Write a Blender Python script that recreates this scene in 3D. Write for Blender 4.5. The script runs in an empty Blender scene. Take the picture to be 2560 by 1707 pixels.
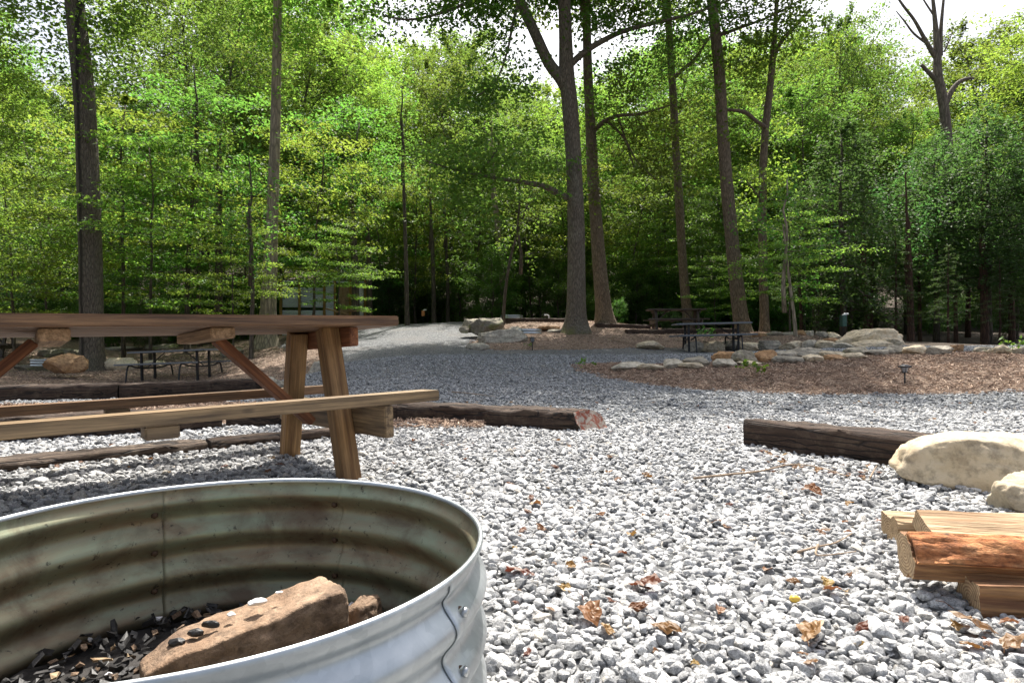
import bpy, bmesh, math, random
import numpy as np
from mathutils import Vector, Matrix, noise as mnoise

R = math.radians
random.seed(7)
rng = np.random.default_rng(11)
scene = bpy.context.scene
COL = scene.collection

F, YH, CH = 1550.0, 860.0, 0.61      # focal length in photo pixels, horizon row, camera height (m)

def at(x, y, D):                      # a point D metres ahead, seen at photo pixel (x, y)
    return Vector(((x - 1280) / F * D, D, CH - (y - YH) * D / F))

# ------------------------------------------------------------------ objects
def props(o, label=None, cat=None, group=None, kind=None):
    if label: o['label'] = label
    if cat: o['category'] = cat
    if group: o['group'] = group
    if kind: o['kind'] = kind
    return o

def thing(name, label, cat, loc=(0, 0, 0), rotz=0.0, group=None, matrix=None):
    o = bpy.data.objects.new(name, None)
    COL.objects.link(o)
    o.empty_display_size = 0.1
    if matrix is not None: o.matrix_world = matrix
    else:
        o.location = loc
        o.rotation_euler = (0, 0, rotz)
    return props(o, label, cat, group)

def mesh_obj(name, verts, faces, mats, parent=None, smooth=True, mat_idx=None):
    me = bpy.data.meshes.new(name)
    if isinstance(faces, np.ndarray):
        verts = np.asarray(verts, np.float32)
        n, k = faces.shape
        me.vertices.add(len(verts)); me.vertices.foreach_set('co', verts.ravel())
        me.loops.add(n * k); me.loops.foreach_set('vertex_index', faces.astype(np.int32).ravel())
        me.polygons.add(n)
        me.polygons.foreach_set('loop_start', np.arange(0, n * k, k, dtype=np.int32))
        me.polygons.foreach_set('loop_total', np.full(n, k, dtype=np.int32))
        me.update(calc_edges=True)
    else:
        me.from_pydata([tuple(v) for v in verts], [], [tuple(f) for f in faces])
        me.update()
    if not isinstance(mats, (list, tuple)): mats = [mats]
    for m in mats: me.materials.append(m)
    me.polygons.foreach_set('use_smooth', np.full(len(me.polygons), smooth, dtype=bool))
    if mat_idx is not None: me.polygons.foreach_set('material_index', np.asarray(mat_idx, np.int32))
    o = bpy.data.objects.new(name, me)
    COL.objects.link(o)
    if parent is not None: o.parent = parent
    return o

def bm_obj(name, bm, mats, parent=None, smooth=False):
    me = bpy.data.meshes.new(name)
    bm.normal_update(); bm.to_mesh(me); bm.free()
    if not isinstance(mats, (list, tuple)): mats = [mats]
    for m in mats: me.materials.append(m)
    for p in me.polygons: p.use_smooth = smooth
    o = bpy.data.objects.new(name, me)
    COL.objects.link(o)
    if parent is not None: o.parent = parent
    return o

def copy_tree(o, parent=None):
    c = o.copy(); COL.objects.link(c)
    if parent is not None:
        c.parent = parent; c.matrix_parent_inverse = o.matrix_parent_inverse
    for ch in list(o.children): copy_tree(ch, c)
    return c

# ------------------------------------------------------------------ materials
class NT:
    def __init__(self, name):
        self.m = bpy.data.materials.new(name); self.m.use_nodes = True
        self.t = self.m.node_tree
        self.b = self.t.nodes['Principled BSDF']; self.out = self.t.nodes['Material Output']
    def n(self, typ, **kw):
        nd = self.t.nodes.new(typ)
        for k, v in kw.items():
            if k.startswith('_'): setattr(nd, k[1:], v)
            else:
                key = k.replace('__', ' ')
                s = nd.inputs[int(key[1:])] if key[0] == 'i' and key[1:].isdigit() else nd.inputs[key]
                if hasattr(v, 'is_output'): self.t.links.new(v, s)
                else: s.default_value = v
        return nd
    def coord(self, kind='Object', scale=(1, 1, 1), rot=(0, 0, 0)):
        tc = self.n('ShaderNodeTexCoord')
        mp = self.n('ShaderNodeMapping', Vector=tc.outputs[kind])
        mp.inputs['Scale'].default_value = scale; mp.inputs['Rotation'].default_value = rot
        return mp.outputs[0]
    def noise(self, vec, scale=5, detail=6, rough=.6, dist=0.0):
        return self.n('ShaderNodeTexNoise', Vector=vec, Scale=scale, Detail=detail, Roughness=rough, Distortion=dist).outputs[0]
    def ramp(self, fac, stops):
        r = self.n('ShaderNodeValToRGB', Fac=fac); e = r.color_ramp.elements
        while len(e) < len(stops): e.new(.5)
        for i, (p, c) in enumerate(stops):
            e[i].position = p; e[i].color = (c[0], c[1], c[2], 1) if not isinstance(c, (int, float)) else (c, c, c, 1)
        return r.outputs[0]
    def mix(self, fac, a, b, mode='MIX'):
        nd = self.n('ShaderNodeMix', _data_type='RGBA', _blend_type=mode)
        for s, v in ((nd.inputs[0], fac), (nd.inputs[6], a), (nd.inputs[7], b)):
            if hasattr(v, 'is_output'): self.t.links.new(v, s)
            else: s.default_value = (v[0], v[1], v[2], 1) if isinstance(v, (tuple, list)) else v
        return nd.outputs[2]
    def math(self, op, a, b=0.0):
        nd = self.n('ShaderNodeMath', _operation=op)
        for s, v in ((nd.inputs[0], a), (nd.inputs[1], b)):
            if hasattr(v, 'is_output'): self.t.links.new(v, s)
            else: s.default_value = v
        return nd.outputs[0]
    def set(self, **kw):
        for k, v in kw.items():
            s = self.b.inputs[k.replace('__', ' ')]
            if hasattr(v, 'is_output'): self.t.links.new(v, s)
            else: s.default_value = v if not (isinstance(v, tuple) and len(v) == 3) else (*v, 1)
        return self
    def bump(self, h, strength=.5, dist=.01, normal=None):
        nd = self.n('ShaderNodeBump', Height=h, Strength=strength, Distance=dist)
        if normal is not None: self.t.links.new(normal, nd.inputs['Normal'])
        self.t.links.new(nd.outputs[0], self.b.inputs['Normal'])
        return nd.outputs[0]

def m_wood(name, dark, light, scale=1.0, rough=.75, bump=.35):
    q = NT(name)
    oi = q.n('ShaderNodeObjectInfo')
    tc = q.n('ShaderNodeTexCoord')
    off = q.n('ShaderNodeVectorMath', _operation='SCALE'); off.inputs[0].default_value = (13.7, 3.1, 7.9)
    q.t.links.new(oi.outputs['Random'], off.inputs['Scale'])
    add = q.n('ShaderNodeVectorMath', _operation='ADD'); q.t.links.new(tc.outputs['Object'], add.inputs[0]); q.t.links.new(off.outputs[0], add.inputs[1])
    mp = q.n('ShaderNodeMapping', Vector=add.outputs[0]); mp.inputs['Scale'].default_value = (1.1 * scale, 30 * scale, 30 * scale)
    g = q.noise(mp.outputs[0], 1.6, 8, .66, .35)
    mp2 = q.n('ShaderNodeMapping', Vector=add.outputs[0]); mp2.inputs['Scale'].default_value = (2.2, 5, 5)
    b = q.noise(mp2.outputs[0], 1.5, 4, .6)
    fine = q.n('ShaderNodeMapping', Vector=add.outputs[0]); fine.inputs['Scale'].default_value = (7, 160, 160)
    fg = q.noise(fine.outputs[0], 1.0, 4, .6)
    c1 = q.ramp(g, [(.38, dark), (.6, light)])
    c2 = q.mix(q.ramp(b, [(.4, 0.0), (.75, .55)]), c1, tuple(.45 * v for v in dark))
    c3 = q.mix(.45, c2, q.ramp(fg, [(.35, .25), (.6, 1.0)]), 'MULTIPLY')
    vo = q.n('ShaderNodeTexVoronoi', Vector=mp2.outputs[0], Scale=1.1)
    knot = q.ramp(vo.outputs[0], [(.045, 1.0), (.085, 0.0)])
    c4 = q.mix(q.math('MULTIPLY', knot, .8), c3, tuple(.3 * v for v in dark))
    q.set(Base__Color=c4, Roughness=rough)
    q.bump(q.math('ADD', g, q.math('MULTIPLY', fg, .6)), bump, .004)
    return q.m

def m_bark(name, c1, c2, c3, vs=1.0, depth=.03, moss=0.0, stain=False):
    c1, c2, c3 = [(r * 1.03, g * .97, b * .86) for r, g, b in (c1, c2, c3)]
    q = NT(name)
    v = q.coord('Object', (9 * vs, 9 * vs, 1.5 * vs))
    vo = q.n('ShaderNodeTexVoronoi', Vector=v, Scale=1.6, _feature='DISTANCE_TO_EDGE')
    n1 = q.noise(v, 2.2, 8, .65, .6)
    v2 = q.coord('Object', (1.2, 1.2, .7))
    n2 = q.noise(v2, 1.6, 4, .6)
    nf = q.noise(q.coord('Object', (30, 30, 14)), 2, 5, .6)
    crack = q.ramp(vo.outputs[0], [(.0, 0.0), (.22, 1.0)])
    h = q.math('MULTIPLY', crack, q.math('ADD', n1, .35))
    col = q.mix(q.ramp(n1, [(.35, 0.0), (.65, 1.0)]), c1, c2)
    col = q.mix(q.ramp(n2, [(.48, 0.0), (.68, .7)]), col, c3)
    col = q.mix(q.math('MULTIPLY', q.math('SUBTRACT', 1.0, crack), .65), col, tuple(.25 * v for v in c1))
    col = q.mix(.5, col, q.ramp(nf, [(.3, .45), (.6, 1.0)]), 'MULTIPLY')
    if stain:                      # dark wet streak running down the trunk
        s3 = q.n('ShaderNodeSeparateXYZ', Vector=q.coord('Object'))
        wz = q.noise(q.coord('Object', (.01, .01, .5)), 1.3, 3, .5)
        ctr = q.math('ADD', q.math('MULTIPLY', s3.outputs[2], -.022), q.math('ADD', -.16, q.math('MULTIPLY', wz, .2)))
        dd = q.math('ABSOLUTE', q.math('SUBTRACT', s3.outputs[0], ctr))
        col = q.mix(q.ramp(q.math('ADD', dd, q.math('MULTIPLY', n1, .03)), [(.04, .85), (.085, 0.0)]), col, (.018, .014, .011))
    if moss:
        sz = q.n('ShaderNodeSeparateXYZ', Vector=q.coord('Object'))
        mz = q.ramp(q.math('ADD', sz.outputs[2], q.math('MULTIPLY', n2, 1.3)), [(.55, moss), (1.0, 0.0)])
        col = q.mix(mz, col, (.14, .15, .035))
    q.set(Base__Color=col, Roughness=.92)
    q.bump(q.math('ADD', h, q.math('MULTIPLY', nf, .35)), .9, depth)
    return q.m

def m_leaf(name, diff, trans, var=.35, gloss=.35, rough=.42, tw=.5, autumn=0.0):
    q = NT(name)
    t = q.t
    oi = q.n('ShaderNodeObjectInfo'); geo = q.n('ShaderNodeNewGeometry')
    r1 = oi.outputs['Random']; r2 = geo.outputs['Random Per Island']
    hue = q.math('ADD', .5 - .008, q.math('MULTIPLY', r1, .045))
    hue2 = q.math('ADD', hue, q.math('MULTIPLY', q.math('SUBTRACT', r2, .5), .03))
    val = q.math('ADD', 1 - var, q.math('MULTIPLY', r2, 2 * var))
    val = q.math('MULTIPLY', val, q.math('ADD', .8, q.math('MULTIPLY', r1, .4)))
    def tint(c):
        nd = q.n('ShaderNodeHueSaturation', Hue=hue2, Saturation=1.0, Value=val, Color=(*c, 1)); col = nd.outputs[0]
        if autumn > 0:
            col = q.mix(q.ramp(r2, [(1 - autumn, 0.0), (1 - autumn + .01, .8)]), col, (.30, .16, .03))
        return col
    d = q.n('ShaderNodeBsdfDiffuse', Color=tint(diff))
    tr = q.n('ShaderNodeBsdfTranslucent', Color=tint(trans))
    mx = q.n('ShaderNodeMixShader', Fac=tw); t.links.new(d.outputs[0], mx.inputs[1]); t.links.new(tr.outputs[0], mx.inputs[2])
    gl = q.n('ShaderNodeBsdfGlossy', Roughness=rough, Color=(1, 1, .95, 1))
    fr = q.n('ShaderNodeFresnel', IOR=1.42)
    fac = q.math('MULTIPLY', fr.outputs[0], gloss)
    m2 = q.n('ShaderNodeMixShader', Fac=fac); t.links.new(mx.outputs[0], m2.inputs[1]); t.links.new(gl.outputs[0], m2.inputs[2])
    t.links.new(m2.outputs[0], q.out.inputs['Surface'])
    return q.m

def m_rock(name, a, b, c, spots=.4, sc=3.0, bump=.8):
    q = NT(name)
    oi = q.n('ShaderNodeObjectInfo')
    v = q.coord('Object')
    n1 = q.noise(v, sc, 8, .65, .3); n2 = q.noise(v, sc * 6, 6, .7); n3 = q.noise(v, sc * .8, 3, .5, .8)
    col = q.mix(q.ramp(n1, [(.35, 0.0), (.65, 1.0)]), a, b)
    col = q.mix(q.ramp(n3, [(.5, 0.0), (.68, spots)]), col, c)
    col = q.mix(.7, col, q.ramp(n2, [(.34, .35), (.54, 1.05)]), 'MULTIPLY')
    hs = q.n('ShaderNodeHueSaturation', Color=col); q.t.links.new(q.math('ADD', .75, q.math('MULTIPLY', oi.outputs['Random'], .5)), hs.inputs['Value'])
    q.set(Base__Color=hs.outputs[0], Roughness=.9)
    q.bump(q.math('ADD', n1, q.math('MULTIPLY', n2, .5)), bump, .02)
    return q.m

def m_plain(name, c, rough=.6, metal=0.0, var=.15, sc=20, bump=0.0):
    q = NT(name); v = q.coord('Object')
    n = q.noise(v, sc, 5, .6)
    q.set(Base__Color=q.mix(q.ramp(n, [(.35, 0.0), (.7, 1.0)]), tuple(x * (1 - var) for x in c), tuple(min(1, x * (1 + var)) for x in c)), Roughness=rough, Metallic=metal)
    if bump: q.bump(n, bump, .005)
    return q.m

M = {}
M['table_wood'] = m_wood('stained_table_wood', (.08, .038, .017), (.28, .155, .073), 1.0, .5)
M['seat_wood'] = m_wood('weathered_bench_wood', (.10, .062, .031), (.34, .23, .12), 1.0, .5)
M['leg_wood'] = m_wood('treated_post_wood', (.18, .09, .031), (.38, .22, .088), .8)
M['red_wood'] = m_wood('reddish_brace_wood', (.15, .05, .02), (.36, .145, .06))
M['under_wood'] = m_wood('pale_cleat_wood', (.25, .15, .075), (.5, .33, .19))
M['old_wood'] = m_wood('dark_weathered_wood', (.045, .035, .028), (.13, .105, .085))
M['split_wood'] = m_wood('fresh_split_wood', (.30, .19, .095), (.60, .46, .29), 1.3, .8, .8)
def m_tie(name, dark, light, dust):
    q = NT(name); v = q.coord('Object'); st = q.coord('Object', (2.0, 30, 30)); st2 = q.coord('Object', (5, 14, 60))
    g = q.noise(st, 1.5, 8, .7, .8); b = q.noise(v, 9, 6, .7, .4); fl = q.noise(q.coord('Object', (14, 40, 40)), 2.2, 4, .7)
    ck = q.n('ShaderNodeTexVoronoi', Vector=q.coord('Object', (.9, 22, 16)), Scale=1.3, _feature='DISTANCE_TO_EDGE').outputs[0]
    crack = q.ramp(ck, [(.0, 0.0), (.05, 1.0)])
    col = q.mix(q.ramp(g, [(.35, 0.0), (.68, 1.0)]), dark, light)
    col = q.mix(q.ramp(b, [(.5, 0.0), (.72, .7)]), col, dust)
    col = q.mix(q.ramp(fl, [(.66, 0.0), (.72, .8)]), col, tuple(1.5 * x for x in dust))
    col = q.mix(q.math('SUBTRACT', 1.0, crack), col, (.008, .005, .004))
    q.set(Base__Color=col, Roughness=.9)
    q.bump(q.math('ADD', q.math('MULTIPLY', crack, .8), q.math('ADD', g, q.math('MULTIPLY', b, .5))), 1.0, .012)
    return q.m
M['tie_wood'] = m_tie('creosoted_timber', (.022, .012, .008), (.075, .045, .028), (.13, .095, .065))
M['tie_wood_grey'] = m_tie('weathered_timber', (.04, .026, .018), (.12, .085, .06), (.24, .19, .14))
M['ridged_wood'] = m_wood('ridged_pale_wood', (.30, .165, .07), (.66, .48, .29), 1.6, .75, 1.0)
M['brown_wood'] = m_wood('reddish_split_wood', (.16, .065, .025), (.44, .24, .10), 1.3, .75, .6)
M['shed_wood'] = m_wood('yellow_shed_post_wood', (.25, .14, .03), (.45, .28, .09))
M['bark_dark'] = m_bark('dark_oak_bark', (.125, .108, .09), (.25, .222, .19), (.18, .18, .145), 2.0, .02, 0, True)
M['bark_oak'] = m_bark('grey_oak_bark', (.14, .122, .10), (.30, .265, .22), (.27, .27, .23), 2.1, .022, .8)
M['bark_brown'] = m_bark('brown_ridged_bark', (.15, .12, .09), (.33, .27, .205), (.25, .21, .165), 2.0, .02)
M['bark_pale'] = m_bark('pale_poplar_bark', (.30, .26, .21), (.48, .43, .36), (.40, .36, .30), .8, .008)
M['bark_red'] = m_bark('reddish_hemlock_bark', (.075, .042, .03), (.16, .09, .065), (.10, .07, .05))
M['bark_wood'] = m_bark('dull_forest_bark', (.085, .072, .058), (.18, .155, .125), (.13, .13, .105))
def m_logbark():
    q = NT('orange_flaking_bark'); n = q.noise(q.coord('Object', (9, 30, 30)), 1.3, 7, .7, .5); n2 = q.noise(q.coord('Object', (60, 90, 90)), 1.2, 5, .7); n3 = q.noise(q.coord('Object'), 5.5, 4, .6, .4)
    col = q.ramp(n, [(.32, (.10, .035, .014)), (.46, (.38, .14, .05)), (.62, (.60, .28, .12))])
    col = q.mix(q.ramp(n3, [(.50, 0.0), (.56, .92)]), col, q.ramp(n2, [(.35, (.02, .014, .01)), (.65, (.15, .10, .07))]))
    col = q.mix(.6, col, q.ramp(n2, [(.36, .3), (.58, 1.1)]), 'MULTIPLY')
    q.set(Base__Color=col, Roughness=.9); q.bump(q.math('ADD', n, q.math('MULTIPLY', n2, .6)), 1.0, .008)
    return q.m
M['bark_log'] = m_logbark()
def m_end():
    q = NT('split_log_end_grain'); v = q.coord('Object', (1, 1, 1))
    wv = q.n('ShaderNodeTexWave', Vector=v, Scale=42.0, Distortion=3.0, Detail=3.0, _wave_type='RINGS', _rings_direction='X').outputs[1]
    n = q.noise(v, 60, 5, .7); n2 = q.noise(q.coord('Object', (10, 60, 160)), 1, 4, .6)
    col = q.mix(q.ramp(wv, [(.3, 0.0), (.7, 1.0)]), (.30, .19, .10), (.50, .36, .21))
    col = q.mix(.6, col, q.ramp(n, [(.35, .5), (.6, 1.1)]), 'MULTIPLY'); col = q.mix(q.ramp(n2, [(.30, .8), (.36, 0.0)]), col, (.06, .035, .02))
    q.set(Base__Color=col, Roughness=.9); q.bump(q.math('ADD', n, n2), .7, .004); return q.m
M['end_grain'] = m_end()
M['dead'] = m_bark('grey_dead_wood', (.17, .15, .13), (.30, .27, .24), (.22, .2, .18), 1.0, .01)
M['lf_bright'] = m_leaf('bright_yellow_green_leaves', (.078, .132, .022), (.345, .45, .06), .34, .05, .6, .55)
M['lf_mid'] = m_leaf('mid_green_leaves', (.06, .115, .024), (.235, .375, .055), .3, .05, .58, .5)
M['lf_oak'] = m_leaf('oak_leaves', (.06, .10, .022), (.25, .35, .055), .3, .05, .58, .5)
M['lf_dark'] = m_leaf('dark_evergreen_leaves', (.05, .085, .03), (.13, .22, .05), .3, .05, .62, .45)
M['lf_gloss'] = m_leaf('glossy_vine_leaves', (.066, .105, .036), (.16, .27, .06), .32, .05, .62, .42)
M['lf_fine'] = m_leaf('feathery_hemlock_needles', (.075, .11, .04), (.19, .28, .07), .3, .2, .6, .45)
M['lf_red'] = m_leaf('dry_red_leaf', (.13, .047, .03), (.17, .05, .026), .45, .06, .6, .3)
M['lf_tan'] = m_leaf('dry_tan_leaf', (.22, .105, .05), (.24, .10, .04), .4, .06, .6, .3)
M['rock_cream'] = m_rock('cream_sandstone', (.46, .37, .24), (.64, .56, .42), (.40, .28, .15), .6)
M['rock_grey'] = m_rock('grey_tan_fieldstone', (.27, .24, .19), (.44, .40, .32), (.20, .20, .15), .5)
M['rock_moss'] = m_rock('mossy_fieldstone', (.20, .18, .14), (.34, .30, .23), (.16, .18, .06), .9)
M['rock_rust'] = m_rock('rusty_brown_stone', (.26, .14, .06), (.40, .25, .13), (.20, .11, .06), .6)
M['rock_pit'] = m_rock('scorched_brown_stone', (.15, .09, .052), (.32, .225, .15), (.08, .048, .03), .8, 9.0)
M['grey_plastic'] = m_plain('grey_coated_metal', (.17, .185, .20), .5, 0, .12, 30)
M['black_metal'] = m_plain('black_powder_coated_metal', (.018, .019, .022), .45, .2, .2, 30)
M['white_pipe'] = m_plain('white_plastic', (.75, .75, .73), .5)
M['green_box'] = m_plain('green_painted_metal', (.03, .09, .07), .5)
M['orange'] = m_plain('orange_plastic', (.55, .20, .05), .5)
M['lamp_glass'] = m_plain('clear_lamp_plastic', (.30, .33, .36), .2, 0, .1)
M['solar'] = m_plain('blue_solar_cell', (.05, .09, .20), .15, .2, .1)
M['char'] = m_plain('black_charcoal', (.016, .015, .015), .55, 0, .5, 40, .6)
M['ash'] = m_plain('white_ash_flake', (.75, .73, .72), .9, 0, .1, 30)
M['acorn'] = m_plain('yellow_acorn', (.65, .42, .06), .4)
M['twig'] = m_plain('dry_twig_bark', (.26, .19, .13), .85, 0, .35, 40)
M['shed_metal'] = m_plain('pale_corrugated_sheet', (.62, .68, .76), .4, .15, .1)
M['bolt'] = m_plain('zinc_bolt', (.55, .57, .58), .35, .9, .15)
M['bolt_rust'] = m_plain('rusted_bolt', (.10, .06, .035), .7, .4, .3)

def m_galv(name, inside):
    q = NT(name)
    v = q.coord('Object')
    n1 = q.noise(v, 7, 6, .65, .4); n2 = q.noise(v, 60, 5, .7)
    vo = q.n('ShaderNodeTexVoronoi', Vector=v, Scale=70.0)
    if not inside:
        col = q.mix(q.ramp(n1, [(.35, 0.0), (.7, 1.0)]), (.44, .475, .495), (.62, .65, .665))
        bw = q.n('ShaderNodeRGBToBW', Color=vo.outputs['Color']); col = q.mix(.22, col, bw.outputs[0], 'SOFT_LIGHT')
        r = q.ramp(n1, [(.3, .36), (.7, .52)])
        q.set(Base__Color=col, Roughness=r, Metallic=.92)
        q.bump(q.math('ADD', n1, q.math('MULTIPLY', n2, .15)), .12, .004)
    else:
        vz = q.coord('Object', (1.2, 1.2, 6))
        n3 = q.noise(vz, 2.5, 6, .7, .5)
        col = q.mix(q.ramp(n3, [(.35, 0.0), (.62, 1.0)]), (.25, .175, .105), (.27, .30, .20))
        col = q.mix(q.ramp(n1, [(.47, 0.0), (.66, .8)]), col, (.11, .07, .045))
        sp = q.ramp(n2, [(.60, 0.0), (.68, .85)])
        col = q.mix(sp, col, (.03, .025, .02))
        sep = q.n('ShaderNodeSeparateXYZ', Vector=q.coord('Object'))
        soot = q.ramp(q.math('ADD', sep.outputs[2], q.math('MULTIPLY', n1, .1)), [(.03, .95), (.17, 0.0)])
        col = q.mix(soot, col, (.03, .026, .022))
        q.set(Base__Color=col, Roughness=q.ramp(n1, [(.3, .38), (.7, .6)]), Metallic=.5)
        q.bump(q.math('ADD', n1, q.math('MULTIPLY', n2, .3)), .15, .003)
    return q.m
M['galv'] = m_galv('galvanised_steel', False)
M['soot'] = m_galv('smoke_stained_steel', True)

def m_gravel_sheet():
    q = NT('crushed_gravel_sheet')
    v = q.coord('Object')
    vo = q.n('ShaderNodeTexVoronoi', Vector=v, Scale=30.0)
    vo2 = q.n('ShaderNodeTexVoronoi', Vector=v, Scale=55.0)
    n1 = q.noise(v, .8, 5, .6); n2 = q.noise(v, 90, 4, .6)
    sep = q.n('ShaderNodeSeparateColor', Color=vo.outputs['Color'])
    sep2 = q.n('ShaderNodeSeparateColor', Color=vo2.outputs['Color'])
    g = q.math('ADD', q.math('MULTIPLY', sep.outputs[0], .6), q.math('MULTIPLY', sep2.outputs[1], .4))
    col = q.ramp(g, [(.12, (.09, .095, .10)), (.5, (.19, .198, .205)), (.88, (.33, .336, .34))])
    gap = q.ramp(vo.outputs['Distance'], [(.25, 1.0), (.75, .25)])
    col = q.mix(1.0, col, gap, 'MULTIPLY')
    col = q.mix(q.ramp(n1, [(.5, 0.0), (.75, .35)]), col, (.20, .17, .14))
    q.set(Base__Color=col, Roughness=.9)
    h = q.math('ADD', q.math('SUBTRACT', 1.0, vo.outputs['Distance']), q.math('MULTIPLY', q.math('SUBTRACT', 1.0, vo2.outputs['Distance']), .5))
    q.bump(q.math('ADD', h, q.math('MULTIPLY', sep.outputs[2], .6)), 1.0, .02)
    return q.m
M['gravel_sheet'] = m_gravel_sheet()

def m_pebble(name, k, tint):
    q = NT(name)
    oi = q.n('ShaderNodeObjectInfo')
    geo = q.n('ShaderNodeNewGeometry')
    v = geo.outputs['Position']
    n1 = q.noise(v, 150, 5, .75); n2 = q.noise(v, 520, 3, .7)
    st = [(0.0, (.17, .172, .175)), (.2, (.32, .323, .326)), (.6, (.50, .503, .505)), (.93, (.66, .66, .65)), (1.0, (.46, .42, .36))]
    base = q.ramp(oi.outputs['Random'], [(p, tuple(k * c * t for c, t in zip(col, tint))) for p, col in st])
    col = q.mix(.85, base, q.ramp(n1, [(.38, .5), (.55, 1.16)]), 'MULTIPLY')
    col = q.mix(.75, col, q.ramp(n2, [(.40, .5), (.56, 1.16)]), 'MULTIPLY')
    q.set(Base__Color=col, Roughness=.85)
    q.bump(q.math('ADD', n1, q.math('MULTIPLY', n2, .4)), .6, .004)
    return q.m
M['pebble'] = m_pebble('crushed_granite_pebble', .88, (1, 1, 1))
M['road_pebble'] = m_pebble('road_stone', .66, (.98, 1.0, 1.02))

def m_mulch(name, a, b, c):
    q = NT(name)
    v = q.coord('Object'); va = q.coord('Object', (55, 16, 30), (0, 0, .6)); vb = q.coord('Object', (16, 60, 30), (0, 0, -.3))
    n1 = q.noise(va, 1, 5, .65, 1.2); n2 = q.noise(vb, 1, 5, .65, 1.2); n3 = q.noise(v, 1.3, 4, .6)
    s = q.math('MULTIPLY', q.math('ADD', n1, n2), .5)
    col = q.ramp(s, [(.36, a), (.5, b), (.63, c)])
    col = q.mix(q.ramp(n3, [(.45, 0.0), (.75, .6)]), col, tuple(.5 * x for x in b))
    q.set(Base__Color=col, Roughness=.95)
    q.bump(s, 1.0, .05)
    return q.m
M['mulch'] = m_mulch('shredded_bark_mulch', (.065, .043, .031), (.22, .152, .11), (.46, .345, .25))
M['litter'] = m_mulch('forest_leaf_litter', (.022, .016, .01), (.055, .038, .024), (.11, .075, .048))
def m_chip():
    q = NT('wood_chip')
    geo = q.n('ShaderNodeNewGeometry')
    col = q.ramp(geo.outputs['Random Per Island'], [(0.0, (.08, .047, .033)), (.4, (.23, .152, .108)), (.75, (.42, .295, .21)), (1.0, (.60, .47, .36))])
    q.set(Base__Color=col, Roughness=.9)
    return q.m
M['chip'] = m_chip()

# ------------------------------------------------------------------ terrain
def cp(x, y, D):
    p = at(x, y, D); return (p.x, p.y, p.z)
CP = [(X, D, 0.0) for X in (-5, -2.5, 0, 2.5, 5) for D in (-3, 0, 2.5)] + [(X, 5, 0.0) for X in (-2.5, 0, 2.5, 5)] + [(-5, 5, -.05)]
CP += [(5.8, 7, 0), (3, 7.2, 0), (0, 7, 0), (9, 7.5, .02), (0, 8.5, .03), (13, 7.5, .1)]
CP += [cp(1560, 940, 9.6), cp(1545, 918, 11), cp(1800, 905, 10.7), cp(2050, 893, 10.3), cp(2300, 885, 10), cp(2560, 882, 10), (12, 10, .5)]
CP += [cp(1700, 888, 14), cp(1900, 882, 13.5), cp(2150, 874, 12.5), cp(2400, 871, 12), cp(2560, 871, 12), cp(1730, 880, 16), cp(1850, 880, 16)]
CP += [cp(1200, 876, 15.5), cp(1450, 874, 15.8), cp(1650, 872, 16), cp(1437, 838, 19), cp(1300, 832, 20), cp(1650, 835, 20), cp(1840, 838, 20), cp(1913, 838, 20),
       cp(2050, 842, 17.5), cp(2150, 866, 14.5), cp(2300, 866, 15), cp(1510, 813, 22), cp(1280, 803, 24), cp(1680, 832, 22)]
CP += [cp(1000, 930, 10.5), cp(1000, 900, 13), cp(1050, 870, 16), cp(1080, 845, 19), cp(1000, 820, 23), cp(850, 822, 23), cp(820, 870, 17), cp(880, 905, 12.5)]
CP += [cp(0, 1008, 7.4), cp(640, 985, 8.7), cp(400, 960, 15), cp(100, 950, 14.5), cp(600, 955, 14), cp(600, 905, 18), cp(665, 870, 21), cp(400, 880, 23),
       cp(100, 905, 21), cp(230, 930, 17.5), cp(0, 880, 25), cp(790, 940, 12.5)]
CP += [(-10, 30, 1.0), (0, 30, 1.55), (10, 28, 1.0), (18, 24, .7), (14, 20, .6), (20, 16, .6), (-18, 22, .3), (-16, 14, -.2), (-14, 6, -.1), (18, 30, .9), (-20, 30, .8)]
CP = np.array(CP)
def tps(r2): return np.where(r2 > 1e-9, .5 * r2 * np.log(np.maximum(r2, 1e-9)), 0)
_n = len(CP)
_K = tps(((CP[:, None, :2] - CP[None, :, :2]) ** 2).sum(-1)) + np.eye(_n) * .6
_P = np.c_[np.ones(_n), CP[:, :2]]
_A = np.block([[_K, _P], [_P.T, np.zeros((3, 3))]])
_W = np.linalg.solve(_A, np.r_[CP[:, 2], 0, 0, 0])
def sstep(a, b, x):
    t = np.clip((x - a) / (b - a), 0, 1); return t * t * (3 - 2 * t)
def zt(X, Y):
    X = np.asarray(X, float); Y = np.asarray(Y, float); sh = X.shape
    x = X.ravel(); y = Y.ravel()
    z = np.empty(len(x))
    for i in range(0, len(x), 40000):
        xs, ys = np.clip(x[i:i + 40000], -21, 21), np.clip(y[i:i + 40000], -3, 31)
        k = tps((xs[:, None] - CP[:, 0]) ** 2 + (ys[:, None] - CP[:, 1]) ** 2)
        z[i:i + 40000] = k @ _W[:_n] + _W[_n] + _W[_n + 1] * xs + _W[_n + 2] * ys
    far = .9 + .03 * np.clip(y - 20, 0, 20) + .16 * np.clip(y - 38, 0, 45) + .42 * np.clip(y - 83, 0, 200) + 1.0 * np.sin(x * .05) * sstep(60, 100, y)
    w = np.maximum(sstep(26, 36, y), sstep(14, 21, np.abs(x)))
    far = np.where(y < 14, far * sstep(2, 14, y), far)
    z = z * (1 - w) + far * w
    z = z * sstep(-6, -2, y)
    return z.reshape(sh)
def z1(x, y): return float(zt(np.array([x]), np.array([y]))[0])
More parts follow.
